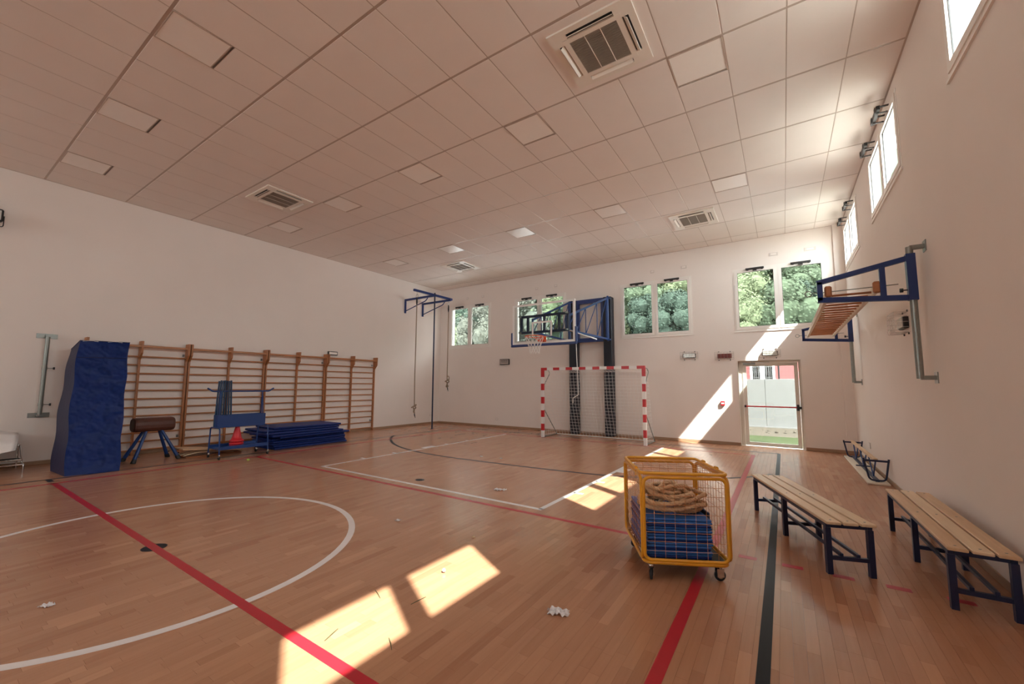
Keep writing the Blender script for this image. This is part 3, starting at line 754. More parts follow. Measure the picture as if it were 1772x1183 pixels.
# ------------------------------------------------------------------ blue equipment trolley
t = thing('equipment_trolley', 'blue tubular steel trolley with a bin and tray on castors', 'trolley', (1.93, 4.25, 0))
bs = M['blue']; ya, yb = 3.81, 4.76; xb, xf_ = 1.68, 2.20
def bend(P, r=0.06, n=4):
    """round the corners of a polyline"""
    P = [Vector(p) for p in P]; out = [P[0]]
    for i in range(1, len(P)-1):
        a, b = (P[i-1]-P[i]), (P[i+1]-P[i]); rr = min(r, a.length*0.49, b.length*0.49)
        a = P[i]+a.normalized()*rr; b = P[i]+b.normalized()*rr
        for k in range(n+1):
            s = k/n; out.append(a*(1-s)**2+P[i]*2*s*(1-s)+b*s*s)
    return out+[P[-1]]
for y in (ya, yb):
    MB().tube(bend([(xb, y, 0.10), (xb+0.04, y, 0.63), (xf_-0.04, y, 0.63), (xf_, y, 0.10)]), 0.014, 8).build('end_frame', bs, t)
    m = MB().tube([(1.86, y+(0.03 if y < 4 else -0.03), 0.62), (1.93, y+(0.05 if y < 4 else -0.05), 1.38)], 0.013, 8); m.tube([(2.0, y+(0.03 if y < 4 else -0.03), 0.62), (1.95, y+(0.06 if y < 4 else -0.06), 1.38)], 0.013, 8)
    m.build('upright', bs, t)
    for x in (xb, xf_):
        c = MB().box(x-0.02, x+0.02, y-0.016, y+0.016, 0.05, 0.10).build('castor', M['chrome'], t)
        MB().lathe([(0.0, -0.012), (0.036, -0.012), (0.036, 0.012), (0.0, 0.012)], (x+0.0, y, 0.036), 12, 0, 'y').build('wheel', M['rubber'], c)
MB().tube(bend([(1.94, ya-0.19, 1.45), (1.94, ya-0.09, 1.385), (1.94, yb+0.09, 1.385), (1.94, yb+0.19, 1.45)], 0.03), 0.017, 8).build('top_rail', bs, t)
m = MB(); m.box(2.02, 2.03, ya+0.0, yb-0.0, 0.63, 0.89); m.box(1.83, 1.84, ya, yb, 0.63, 0.89); m.box(1.84, 2.02, ya, ya+0.01, 0.63, 0.89); m.box(1.84, 2.02, yb-0.01, yb, 0.63, 0.89); m.box(1.84, 2.02, ya+0.01, yb-0.01, 0.63, 0.64)
m.build('stick_bin', bs, t)
m = MB(); m.box(xb+0.01, xf_-0.01, ya+0.0, yb-0.0, 0.19, 0.20); m.box(xb, xb+0.01, ya, yb, 0.19, 0.26); m.box(xf_-0.01, xf_, ya, yb, 0.19, 0.26)
m.build('tray', bs, t)
for k in range(10):
    y = 3.845+k*0.024; x = 1.87+0.10*((k*37) % 5)/5
    m = MB().tube([(x, y+0.008*(k-4), 0.645), (x+0.01, 3.85+k*0.0225, 1.60+0.015*((k*3) % 4)/3)], 0.0175, 8)
    single('gym_stick', m, M['stickblue'], 'blue gym stick standing in the trolley bin, %s of ten from the left' % ['first', 'second', 'third', 'fourth', 'fifth', 'sixth', 'seventh', 'eighth', 'ninth', 'tenth'][k], 'gym stick', 'sticks in the trolley bin')
for k, l in enumerate(('lowest', 'middle', 'topmost')):
    z = 0.2005+k*0.055
    m = MB().lathe([(0.0, z+0.375), (0.024, z+0.375), (0.03, z+0.36), (0.085, z+0.10), (0.112, z+0.035), (0.132, z+0.03), (0.138, z), (0.12, z), (0.10, z+0.02), (0.078, z+0.10), (0.0, z+0.34)], (1.92, 4.24, 0), 20)
    single('traffic_cone', m, M['cone'], 'red plastic cone on the trolley tray, %s of the nested stack' % l, 'cone', 'red cones nested on the trolley')

# ------------------------------------------------------------------ stack of blue gym mats on the floor
od = ['topmost', 'second from the top', 'third from the top', 'fourth from the top', 'fifth from the top', 'sixth from the top', 'seventh from the top', 'eighth from the top', 'ninth from the top', 'lowest']
sh = [(0.02, 0.02, 0), (-.02, .01, .3), (-.01, -.03, -.3), (0.02, -.03, .4), (-.04, -.02, 0), (.05, .08, 2.4), (.07, -.12, 3.4), (.02, -.24, 2.0), (-.07, -.17, -1.5), (-.11, .0, -2.6)]
z = 0.001
for k in range(10):
    dx, dy, a = sh[k]; L = 1.93 if k != 9 else 1.75; th = 0.051
    m = MB().bbox(-0.52, 0.50, -L/2, L/2, 0, th-0.006, 0.014)
    m.xf(Matrix.Translation((1.32+dx, 6.05+dy, z)) @ Matrix.Rotation(math.radians(a), 4, 'Z'))
    t = thing('gym_mat', 'blue gym mat, %s of the stack on the floor' % od[9-k], 'mat', (1.32+dx, 6.05+dy, z), 'blue mats stacked on the floor')
    m.build('cover', M['vinyl2'], t); z += th
    s_ = MB().tube([Matrix.Translation((1.32+dx, 6.05+dy, z-th/2)) @ Matrix.Rotation(math.radians(a), 4, 'Z') @ Vector((0.502, yy, -0.003)) for yy in (-L/2+0.02, L/2-0.02)], 0.004, 4)
    s_.build('seam', M['vinyld'], t)
single('plastic_scrap', MB().lathe([(0, 0.03), (0.02, 0.026), (0.032, 0.012), (0.02, 0.0)], (2.69, 4.15, 0.001), 10), M['lime'], 'small lime green scrap lying on the floor beside the trolley', 'litter')

# ------------------------------------------------------------------ chrome rack and white sheet at the left edge
t = thing('chrome_rack', 'low stepped chrome rack against the left wall under a white sheet', 'rack', (0.5, 0.6, 0))
for y in (1.36, -0.2):
    m = MB().tube(bend([(0.12, y, 0.0), (0.12, y, 0.42), (0.30, y, 0.42)], 0.03), 0.014, 8); m.tube(bend([(0.62, y, 0.20), (0.62, y, 0.14), (0.84, y, 0.14), (0.84, y, 0.0)], 0.03), 0.012, 8)
    m.tube([(0.30, y, 0.42), (0.62, y, 0.20)], 0.012, 8)
    m.build('end_frame', M['chrome'], t)
for x, z in ((0.12, 0.42), (0.30, 0.42), (0.62, 0.20), (0.84, 0.14)): MB().tube([(x, -0.2, z), (x, 1.36, z)], 0.011, 8).build('cross_rail', M['chrome'], t)
MB().box(0.13, 0.29, -0.19, 1.35, 0.405, 0.415).build('shelf', M['dark'], t)
MB().box(0.40, 0.61, -0.19, 1.35, 0.20, 0.21).build('shelf', M['dark'], t)
m = MB(); nu, nv2 = 26, 16; v = []; f = []
for j in range(nv2+1):
    for i in range(nu+1):
        a, b = i/nu, j/nv2          # a: along y, from far tip to near; b: from wall to front
        y = 1.33-1.6*a-0.14*(b**2)*3.2*(0.4+a)*0.5
        x = 0.10+0.80*b
        top = 0.63+0.14*min(1, a*3.0)-0.02*math.sin(a*7)
        z = top-0.05*b if b < 0.45 else top-0.0225-(b-0.45)*0.95*(0.35+0.9*min(1, a*2.5))
        z += 0.018*math.sin(a*23+b*5)*b+0.012*math.sin(b*19+a*9)
        v.append((x, y, z))
for j in range(nv2):
    for i in range(nu): q = j*(nu+1)+i; f.append((q, q+1, q+nu+2, q+nu+1))
m.add(v, f, 0, True)
o = single('white_sheet', m, M['cloth'], 'white crumpled sheet heaped over the chrome rack at the left edge', 'sheet')
so_ = o.modifiers.new('thick', 'SOLIDIFY'); so_.thickness = 0.012
m = MB(); m.bbox(0.14, 0.60, -0.2, 1.05, 0.425, 0.60, 0.04)
single('folded_padding', m, M['cloth'], 'white padding lying under the sheet on the chrome rack', 'padding')

# ------------------------------------------------------------------ galvanised volleyball post holder on the left wall
t = thing('wall_post', 'galvanised steel tube on wall plates, left of the blue crash mat', 'post', (0.08, 1.58, 0.9))
MB().tube([(0.10, 1.58, 0.93), (0.10, 1.58, 2.45)], 0.032, 12).build('tube', M['galv'], t)
for z in (0.93, 2.44):
    m = MB().box(0.0, 0.008, 1.44, 1.72, z-0.045, z+0.045); m.box(0.008, 0.13, 1.545, 1.615, z-0.018, z+0.018); m.build('wall_plate', M['galv'], t)
for z in (1.13, 1.82):
    m = MB().tube([(0.10, 1.60, z), (0.10, 1.69, z)], 0.006, 6); m.lathe([(0.0, -0.012), (0.022, -0.012), (0.026, 0.012), (0, 0.012)], (0.10, 1.70, z), 8, 0, 'y'); k = m.build('clamp_knob', M['black'], t)
    MB().tube([(0.10, 1.58, z-0.03), (0.10, 1.58, z+0.03)], 0.037, 12).build('collar', M['galv'], t)

# ------------------------------------------------------------------ floodlight on the left wall
t = thing('floodlight', 'black floodlight on the left wall at the edge of the picture', 'lamp', (0.1, 0.72, 4.4))
MB().bbox(0.12, 0.24, 0.50, 0.86, 4.43, 4.66, 0.02).build('housing', M['black'], t)
MB().box(0.24, 0.246, 0.53, 0.83, 4.46, 4.63).build('glass_front', M['lamp'], t)
MB().tube(bend([(0.0, 0.60, 4.36), (0.18, 0.49, 4.36), (0.18, 0.49, 4.55)], 0.03), 0.008, 6).build('bracket', M['black'], t)
MB().tube(bend([(0.0, 0.76, 4.36), (0.18, 0.87, 4.36), (0.18, 0.87, 4.55)], 0.03), 0.008, 6).build('bracket', M['black'], t)

# ------------------------------------------------------------------ climbing rope frame, pole, ropes
t = thing('climbing_rig', 'dark blue steel beam on two wall brackets in the far left corner', 'climbing rig', (0.7, 11.0, 4.7))
for y in (10.62, 11.53):
    m = MB().obox((0.004, y, 4.74), (1.50, y, 4.74), 0.06, 0.07); br = m.build('bracket_arm', M['navy'], t)
    MB().box(0.004, 0.05, y-0.03, y+0.03, 4.24, 4.70).build('wall_plate', M['navy'], t)
    MB().tube(bend([(0.05, y, 4.32), (1.1, y, 4.60), (1.2, y, 4.71)], 0.1), 0.018, 7).build('diagonal_strut', M['navy'], t)
MB().obox((1.38, 9.76, 4.80), (1.38, 11.72, 4.80), 0.07, 0.075).build('beam', M['navy'], t)
t2 = thing('climbing_pole', 'dark blue vertical climbing pole in the far left corner', 'pole', (1.47, 10.71, 0))
MB().tube([(1.455, 10.71, 0.0), (1.455, 10.71, 4.86)], 0.026, 12).build('tube', M['dnavy'], t2)
MB().lathe([(0.0, 0.012), (0.05, 0.012), (0.055, 0.0)], (1.455, 10.71, 0.0), 12).build('floor_collar', M['dnavy'], t2)
def climb_rope(y, zb, ds, kn):
    t = thing('climbing_rope', ds, 'rope', (1.38, y, zb), 'climbing ropes hanging from the corner frame')
    MB().tube([(1.38, y, 4.80), (1.38, y, 4.66)], 0.006, 6).build('hook', M['galv'], t)
    a = [(1.38+0.045*math.sin(2*PI*k/12), y, 4.61+0.06*math.cos(2*PI*k/12)) for k in range(12)]
    MB().tube(a, 0.009, 6, closed=True).build('ring', M['chrome'], t)
    MB().tube([(1.38, y, 4.56), (1.38, y, 4.40), (1.38, y, 4.26)], [0.02, 0.03, 0.014], 8).build('splice', M['dark'], t)
    zt = zb+0.40
    MB().tube([(1.38+0.006*math.sin(z_*2.1), y+0.004*math.sin(z_*3), z_) for z_ in [4.3-(4.3-zt)*k/20 for k in range(21)]], 0.018, 7).build('cord', M['rope2'], t)
    m = MB(); pts = []
    for k in range(46):
        s = k/45; a_ = s*kn*2*PI; w_ = 0.045+0.025*math.sin(s*9)
        pts.append((1.38+w_*math.cos(a_), y+w_*1.2*math.sin(a_*0.9+0.5), zt-0.26*s+0.03*math.sin(a_*1.3)))
    m.tube(pts, 0.021, 6); m.build('knots', M['rope2'], t)
    MB().tube([(1.38, y+0.01, zt-0.26), (1.38, y+0.03, zt-0.33), (1.38, y+0.06, zt-0.42)], [0.014, 0.02, 0.008], 7).build('rope_end', M['dark'], t)
    return t
climb_rope(9.91, 0.45, 'left climbing rope hanging to knee height, knotted at the bottom', 4)
r2 = climb_rope(11.54, 1.33, 'right climbing rope beside the leftmost far window, tied up short in a loop', 5)
a = [(1.38, 11.54+0.03+0.055*math.cos(2*PI*k/14)+0.02, 1.80+0.075*math.sin(2*PI*k/14)) for k in range(14)]
MB().tube(a, 0.014, 6, closed=True).build('loop', M['rope2'], r2)

# ------------------------------------------------------------------ basketball hoop assembly
t = thing('basketball_hoop', 'swing-out basketball hoop with clear backboard on dark blue wall posts', 'basketball hoop', (6.7, 12.4, 0))
for x0, x1 in ((5.98, 6.25), (7.16, 7.43)):
    o = MB().bbox(x0, x1, 12.33, 12.59, 0.001, 4.34, 0.02).build('wall_post', M['pad'], t)
for z0, z1 in ((4.20, 4.33), (2.94, 3.07)):
    MB().box(6.25, 7.16, 12.36, 12.50, z0, z1).build('cross_beam', M['navy'], t)
MB().box(6.25, 6.33, 12.36, 12.46, 3.07, 4.20).build('inner_stile', M['navy'], t)
MB().box(7.08, 7.16, 12.36, 12.46, 3.07, 4.20).build('inner_stile', M['navy'], t)
def truss(xw, xbd, lbl):
    yw, yd = 12.22, 9.47; m = MB()
    MB().tube([(xw, yw, 2.92), (xw, yw, 4.33)], 0.032, 10).build('hinge_post', M['blue'], t)
    for z in (2.97, 4.27): MB().box(xw-0.05, xw+0.05, yw-0.03, 12.36, z-0.02, z+0.02).build('hinge_lug', M['blue'], t)
    top = lambda s: Vector((xw+(xbd-xw)*s, yw+(yd-yw)*s, 4.27+(3.30-4.27)*s)); bot = lambda s: Vector((xw+(xbd-xw)*s, yw+(yd-yw)*s, 2.98+(2.96-2.98)*s))
    MB().obox(top(0), top(1), 0.045, 0.05).build('truss_chord', M['blue'], t)
    MB().obox(bot(0), bot(1), 0.045, 0.05).build('truss_chord', M['blue'], t)
    MB().obox(bot(1)-Vector((0, 0, 0.03)), top(1)+Vector((0, 0, 0.03)), 0.045, 0.045, (0, 1, 0)).build('truss_web', M['blue'], t)
    MB().obox(bot(0.035), top(0.035), 0.045, 0.045, (0, 1, 0)).build('truss_web', M['blue'], t)
    for k, (a, b) in enumerate(((0.04, 0.30), (0.30, 0.30), (0.30, 0.58), (0.58, 0.58), (0.58, 0.80), (0.80, 0.80), (0.80, 0.99))):
        MB().tube([top(a), bot(b)], 0.014, 6).build('truss_web', M['blue'], t)
truss(7.36, 7.26, 'right'); truss(6.08, 6.27, 'left')
m = MB()
for z in (2.95, 3.38): MB().box(5.93, 7.36, 9.38, 9.44, z-0.03, z+0.03).build('mount_rail', M['dnavy'], t)
for x in (5.955, 6.16, 6.66, 7.09, 7.335): MB().box(x-0.025, x+0.025, 9.38, 9.44, 2.98, 3.35).build('mount_upright', M['dnavy'], t)
for x in (5.955, 7.335):
    for z in (2.95, 3.38): MB().box(x-0.02, x+0.02, 9.285, 9.38, z-0.02, z+0.02).build('mount_spacer', M['galv'], t)
bx0, bx1, bz0, bz1 = 5.79, 7.59, 2.635, 3.68
bd = MB().box(bx0, bx1, 9.25, 9.262, bz0, bz1).build('backboard', M['acrylic'], t)
m = MB(); e = 0.045
for q in ((bx0, bx1, bz0, bz0+e), (bx0, bx1, bz1-e, bz1), (bx0, bx0+e, bz0+e, bz1-e), (bx1-e, bx1, bz0+e, bz1-e)): m.box(q[0], q[1], 9.246, 9.249, q[2], q[3])
m.build('white_border', M['white'], bd)
m = MB(); sx0, sx1, sz0, sz1 = 6.375, 6.965, 2.80, 3.20; e = 0.045
for q in ((sx0, sx1, sz1-e, sz1), (sx0, sx0+e, sz0, sz1-e), (sx1-e, sx1, sz0, sz1-e), (sx0, sx1, sz0-0.0, sz0+0.01)): m.box(q[0], q[1], 9.246, 9.249, q[2], q[3])
m.build('white_target_square', M['white'], bd)
m = MB(); e = 0.03
for q in ((bx0-0.01, bx1+0.01, bz0-0.01, bz0), (bx0-0.01, bx1+0.01, bz1, bz1+0.01), (bx0-0.01, bx0, bz0, bz1), (bx1, bx1+0.01, bz0, bz1)): m.box(q[0], q[1], 9.24, 9.285, q[2], q[3])
m.build('edge_frame', M['white'], bd)
m = MB(); m.bbox(bx0-0.06, bx1+0.05, 9.225, 9.30, bz0-0.075, bz0-0.011, 0.012); m.bbox(bx0-0.06, bx0-0.011, 9.225, 9.30, bz0-0.011, 2.95, 0.012); m.bbox(bx1+0.011, bx1+0.06, 9.225, 9.30, bz0-0.011, 3.0, 0.012)
lab(m.build('edge_padding', M['navy'], bd), 'blue padding along the lower edge')
rc = Vector((6.67, 8.87, 2.765))
m = MB().tube([(rc.x+0.235*math.cos(2*PI*k/32), rc.y+0.235*math.sin(2*PI*k/32), rc.z) for k in range(32)], 0.011, 8, closed=True)
m.box(6.60, 6.80, 9.215, 9.245, 2.655, 2.80); m.box(6.58, 6.76, 9.10, 9.22, 2.75, 2.765)
m.obox((6.60, 9.22, 2.68), (6.57, 9.08, 2.76), 0.012, 0.03); m.obox((6.78, 9.22, 2.68), (6.77, 9.08, 2.76), 0.012, 0.03)
rim = m.build('rim', M['orange'], t)
m = MB(); NN = 12; lv = [(0.235, 0), (0.205, -0.09), (0.17, -0.18), (0.14, -0.27), (0.125, -0.35), (0.13, -0.42)]
for k in range(NN):
    for dr in (1, -1):
        pts = []
        for i, (r_, z_) in enumerate(lv):
            a = 2*PI*(k+dr*0.5*i)/NN; pts.append((rc.x+r_*math.cos(a), rc.y+r_*math.sin(a), rc.z-0.012+z_))
        m.tube(pts, 0.0045, 4)
stuff(m.build('net', M['netw'], rim))
m = MB().tube(bend([(7.5, 9.5, 2.98), (7.51, 9.5, 2.6), (7.56, 9.5, 1.32), (7.41, 9.5, 1.24), (7.41, 9.5, 1.11)], 0.03), 0.009, 8)
lab(m.build('crank_rod', M['white'], t), 'long white crank rod with bent handle')
m = MB().tube([(7.28, 9.6, 2.96), (7.62, 10.6, 2.80)], 0.016, 8); m.build('damper', M['chrome'], t)

# ------------------------------------------------------------------ handball goal
t = thing('handball_goal', 'red and white striped handball goal with white net against the far wall', 'goal', (7.2, 11.4, 0))
gx0, gx1, gt, yg = 5.66, 8.77, 2.08, 11.01
def striped(mb, horizontal, x0, x1, n, z=0):
    for k in range(n):
        a = x0+(x1-x0)*k/n; b = x0+(x1-x0)*(k+1)/n
        if horizontal: mb.box(a, b, yg, yg+0.08, gt-0.08, gt, k % 2)
        else: mb.box(z, z+0.08, yg, yg+0.08, a, b, k % 2)
m = MB(); striped(m, False, 0.002, gt-0.08, 10, gx0)
for i in range(len(m.m)): m.m[i] = 1-m.m[i]
m.build('post', [M['red'], M['white']], t)
m = MB(); striped(m, False, 0.002, gt-0.08, 10, gx1-0.08)
for i in range(len(m.m)): m.m[i] = 1-m.m[i]
m.build('post', [M['red'], M['white']], t)
m = MB(); striped(m, True, gx0, gx1, 15); m.build('crossbar', [M['red'], M['white']], t)
for x in (gx0+0.04, gx1-0.04):
    m = MB().tube(bend([(x, yg+0.08, gt-0.04), (x, yg+0.42, gt-0.07), (x, yg+0.50, gt-0.16), (x, yg+0.09, 1.52)], 0.06), 0.012, 7)
    m.build('upper_net_stay', M['galv'], t)
    m = MB().tube([(x, yg+0.09, 0.86), (x, 11.98, 0.02)], 0.012, 7); m.build('diagonal_stay', M['galv'], t)
    m = MB().tube([(x, yg+0.06, 0.018), (x, 11.98, 0.018)], 0.014, 7)
    m.build('ground_stay', M['galv'], t)
MB().tube([(gx0+0.04, 11.98, 0.018), (gx1-0.04, 11.98, 0.018)], 0.012, 7).build('ground_bar', M['white'], t)
m = MB(); xa, xb2 = gx0+0.05, gx1-0.05; cr = 0.0036
def cord(p, q): m.tube([p, q], cr, 3, smooth=False, caps=False)
nx = 30; tz = gt-0.10
for k in range(nx+1):
    x = xa+(xb2-xa)*k/nx
    m.tube([(x, yg+0.07, tz+0.03), (x, yg+0.46, tz-0.04), (x, 11.62, 1.0), (x, 11.90, 0.20), (x, 11.97, 0.03)], cr, 3, smooth=False, caps=False)
prof = [(yg+0.17, tz+0.01), (yg+0.27, tz-0.01), (yg+0.37, tz-0.03)]+[(yg+0.46+(0.51)*(s/20)**1.2*1.0, tz-0.04-(tz-0.07)*(s/20)) for s in range(0, 21)]
for (y, z) in prof: cord((xa, y, z), (xb2, y, z))
for x in (xa, xb2):
    for s in range(0, 20):
        z = tz-0.05-s*0.098; ye = yg+0.46+0.51*(1-(z-0.03)/(tz-0.07))**1.2
        cord((x, yg+0.06, z), (x, ye, z))
    for k in range(1, 9):
        y = yg+0.06+k*0.1
        zt_ = tz if y < yg+0.46 else max(0.05, 0.03+(tz-0.07)*(1-((y-yg-0.46)/0.51)**(1/1.2)))
        cord((x, y, 0.03), (x, y, zt_))
stuff(m.build('net', M['netw'], t))

# ------------------------------------------------------------------ caged lamps, sign, plates, alarm
def cage_lamp(c, axis, ds, m_in, w=0.46, h=0.20, dpt=0.11, kind='lamp'):
    t = thing('caged_lamp', ds, kind, c)
    X = Matrix.Translation(c) @ (Matrix.Rotation(0, 4, 'Z') if axis == 'y' else Matrix.Rotation(-PI/2, 4, 'Z'))
    def B(mb): mb.xf(X); return mb
    B(MB().bbox(-w*0.37, w*0.37, -0.055, -0.001, -h*0.30, h*0.30, 0.01)).build('housing', M['black'] if m_in != 'siren' else M['siren'], t)
    B(MB().box(-w*0.33, w*0.33, -0.066, -0.056, -h*0.24, h*0.24)).build('diffuser', M[m_in], t)
    g_ = MB()
    for k in range(7):
        x = -w/2+w*k/6
        g_.tube([(x, -0.002, h/2), (x, -dpt, h/2), (x, -dpt, -h/2), (x, -0.002, -h/2)], 0.0022, 4, smooth=False)
    for k in range(5):
        z = -h/2+h*k/4; g_.tube([(-w/2, -0.002, z), (-w/2, -dpt, z), (w/2, -dpt, z), (w/2, -0.002, z)], 0.0022, 4, smooth=False)
    B(g_).build('wire_cage', M['chrome'], t)
    for sx in (-0.3, 0.3):
        for sz in (-1, 1): g_ = MB(); g_.box(sx*w-0.012, sx*w+0.012, -0.012, -0.001, sz*(h/2+0.015)-0.012, sz*(h/2+0.015)+0.012); B(g_).build('cage_clip', M['dark'], t)
    return t
cage_lamp((9.60, D, 2.405), 'y', 'caged emergency lamp on the far wall, right of the goal, left of the red siren', 'lamp')
cage_lamp((10.48, D, 2.37), 'y', 'caged dark red siren on the far wall between two caged lamps', 'siren', kind='siren')
cage_lamp((11.52, D, 2.40), 'y', 'caged emergency lamp right above the glass door', 'lamp')
cage_lamp((W, 7.28, 2.375), 'x', 'caged lamp on the right wall below the overhead ladder', 'lamp', 0.40, 0.26, 0.15)
t = thing('emergency_lamp', 'black-edged emergency lamp on the left wall just above the wall bars', 'lamp', (0.05, 7.66, 2.5))
MB().bbox(0.001, 0.06, 7.50, 7.83, 2.455, 2.575, 0.01).build('housing', M['black'], t)
MB().box(0.06, 0.066, 7.53, 7.80, 2.48, 2.55).build('diffuser', M['panel'], t)
t = thing('wall_sign', 'small dark-framed plate on the far wall left of the goal', 'sign', (3.26, D, 2.40))
MB().bbox(3.05, 3.47, D-0.05, D-0.001, 2.295, 2.51, 0.01).build('housing', M['black'], t)
MB().box(3.075, 3.445, D-0.053, D-0.05, 2.32, 2.487).build('face', M['signf'], t)
m = MB()
for k in range(9): m.box(3.12+k*0.032, 3.142+k*0.032, D-0.0545, D-0.053, 2.425, 2.455)
m.box(3.12, 3.40, D-0.0545, D-0.053, 2.385, 2.395)
m.build('lettering', M['paint'], t)
t = thing('fire_alarm_button', 'red fire alarm call point on the far wall left of the glass door', 'alarm button', (10.39, D, 1.08))
MB().bbox(10.34, 10.44, D-0.05, D-0.001, 1.03, 1.15, 0.008).build('housing', M['red'], t)
MB().box(10.355, 10.425, D-0.054, D-0.05, 1.075, 1.11).build('glass_plate', M['white'], t)
for k, (x, z, s_, ds) in enumerate(((1.42, 5.0, 0.06, 'above the leftmost far window, left one'), (2.2, 5.0, 0.06, 'above the leftmost far window, right one'), (4.62, 5.0, 0.06, 'above the second far window, left one'), (5.38, 5.0, 0.06, 'above the second far window, right one'), (8.64, 5.0, 0.06, 'above the third far window, left one'), (9.53, 5.0, 0.08, 'above the third far window, right one'), (11.72, 5.0, 0.10, 'above the rightmost far window, left one'), (12.49, 5.0, 0.12, 'above the rightmost far window, right one'), (2.91, 0.30, 0.06, 'low beside the goal'))):
    t = thing('wall_cover_plate', 'small pale plastic cover plate on the far wall '+ds, 'cover plate', (x, D, z), 'pale cover plates on the walls')
    MB().bbox(x-s_, x+s_, D-0.012, D-0.0005, z-0.045, z+0.045, 0.006).build('plate', M['socket'], t)
    MB().box(x-s_*0.6, x+s_*0.6, D-0.0145, D-0.012, z-0.025, z+0.025).build('insert', M['tile'], t)
t = thing('wall_socket', 'small pale socket low on the left wall near the corner', 'socket', (0, 12.12, 0.34))
MB().bbox(0.0005, 0.012, 12.06, 12.18, 0.30, 0.38, 0.005).build('plate', M['socket'], t); MB().box(0.012, 0.014, 12.09, 12.15, 0.32, 0.36).build('insert', M['tile'], t)
t = thing('wall_socket', 'small pale socket on the right wall behind the overturned bench', 'socket', (W, 10.9, 0.40))
MB().bbox(W-0.012, W-0.0005, 10.80, 10.98, 0.34, 0.46, 0.005).build('plate', M['socket'], t); MB().box(W-0.014, W-0.012, 10.84, 10.94, 0.37, 0.43).build('insert', M['tile'], t)

# ------------------------------------------------------------------ overhead ladder on swing brackets, right wall
t = thing('overhead_ladder', 'wooden overhead ladder on two blue swing brackets and galvanised posts, right wall', 'climbing ladder', (13.0, 8.7, 1.6))
for yb_ in (6.2, 11.27):
    xp = 13.005
    p = MB().tube([(xp, yb_, 1.64), (xp, yb_, 3.10)], 0.032, 14).build('wall_tube', M['galv'], t)
    for z in (1.65, 3.09):
        m = MB().obox((xp, yb_, z), (W, yb_, z), 0.05, 0.045); m.box(W-0.008, W, yb_-0.06, yb_+0.06, z-0.06, z+0.06); m.build('wall_plate', M['galv'], p)
    b = MB().obox((xp, yb_, 2.50), (xp, yb_, 3.02), 0.078, 0.078, (0, 1, 0)).build('bracket_sleeve', M['navy'], t)
    MB().obox((xp, yb_, 2.98), (12.17, yb_, 2.80), 0.05, 0.055).build('bracket_top', M['navy'], t)
    MB().obox((xp, yb_, 2.53), (12.17, yb_, 2.59), 0.05, 0.06).build('bracket_bottom', M['navy'], t)
    MB().obox((12.195, yb_, 2.58), (12.195, yb_, 2.81), 0.05, 0.05, (0, 1, 0)).build('bracket_end', M['navy'], t)
    MB().obox((12.765, yb_, 2.56), (12.765, yb_, 2.92), 0.05, 0.045, (0, 1, 0)).build('bracket_strut', M['navy'], t)
    m = MB().tube([(12.12, yb_+0.03, 2.685), (12.90, yb_+0.03, 2.70)], 0.006, 6); m.tube([(12.115+0.035*math.cos(2*PI*k/14)-0.03, yb_+0.03, 2.685+0.035*math.sin(2*PI*k/14)) for k in range(14)], 0.005, 5, closed=True)
    m.build('locking_pin', M['galv'], t)
    m = MB().tube([(xp-0.09, yb_, 2.62), (xp-0.03, yb_, 2.62)], 0.008, 6); m.lathe([(0, -0.014), (0.024, -0.014), (0.024, 0.014), (0, 0.014)], (xp-0.09, yb_, 2.62), 8, 0, 'x'); m.build('clamp_knob', M['black'], t)
ld = t
for x in (12.275, 12.715):
    MB().obox((x, 6.22, 2.675), (x, 11.30, 2.675), 0.035, 0.085).build('ladder_rail', M['pinew'], ld)
    MB().bbox(x-0.035, x+0.035, 6.19, 6.25, 2.62, 2.755, 0.015).build('rail_end_block', M['lrung'], ld)
for k in range(20):
    y = 6.45+k*0.247
    MB().tube([(12.285, y, 2.675), (12.705, y, 2.675)], 0.0145, 8).build('rung', M['lrung'], ld)

# ------------------------------------------------------------------ slatted benches
def bench(loc, rz, L, wd_, ds, planks, hgt=0.43):
    t = thing('slatted_bench', ds, 'bench', loc, 'slatted benches along the right wall', local=True, rz=rz)
    st = M['dnavy']; hw = wd_/2; q = 0.02
    for y in (-L/2, 0, L/2):
        for s in (-1, 1):
            MB().box(s*hw-q if s > 0 else -hw-q, (hw+q if s > 0 else -hw+q), y-q, y+q, 0.0, hgt-0.055).build('leg', st, t)
            b = MB()
        MB().box(-hw+q, hw-q, y-0.015, y+0.015, 0.115, 0.145).build('lower_crossbar', st, t)
        MB().box(-hw+q, hw-q, y-0.015, y+0.015, hgt-0.055, hgt-0.022).build('upper_crossbar', st, t)
    for s in (-1, 1):
        MB().box(s*hw-0.015, s*hw+0.015, -L/2-0.015, L/2+0.015, hgt-0.055, hgt-0.022).build('seat_rail', st, t)
        MB().box(s*hw*0.40-0.012, s*hw*0.40+0.012, -L/2-0.01, L/2+0.01, 0.146, 0.170).build('lower_rail', st, t)
    sw_ = (wd_+0.05-0.03)/3
    for k in range(3):
        x0 = -wd_/2-0.025+k*(sw_+0.015)
        o = MB().bbox(x0, x0+sw_, -L/2-0.06, L/2+0.06, hgt-0.021, hgt+0.003, 0.005).build('slat', planks[k], t)
        bo = MB()
        for y in (-L/2, 0, L/2): bo.lathe([(0, 0.0055), (0.008, 0.0045), (0.009, 0.003)], (x0+sw_/2, y, hgt), 8)
        bo.build('bolt_heads', M['galv'], o)
    return t
bench((11.862, 5.395, 0), math.atan2(0.6, 1.7), 1.80, 0.30, 'pine slatted bench standing slantwise behind the yellow cage trolley', [M['pine']]*3)
bench((12.838, 5.24, 0), math.radians(0.6), 1.88, 0.30, 'slatted bench with uneven brown boards standing along the right wall', [M['pine2'], M['pine'], M['pine2']])

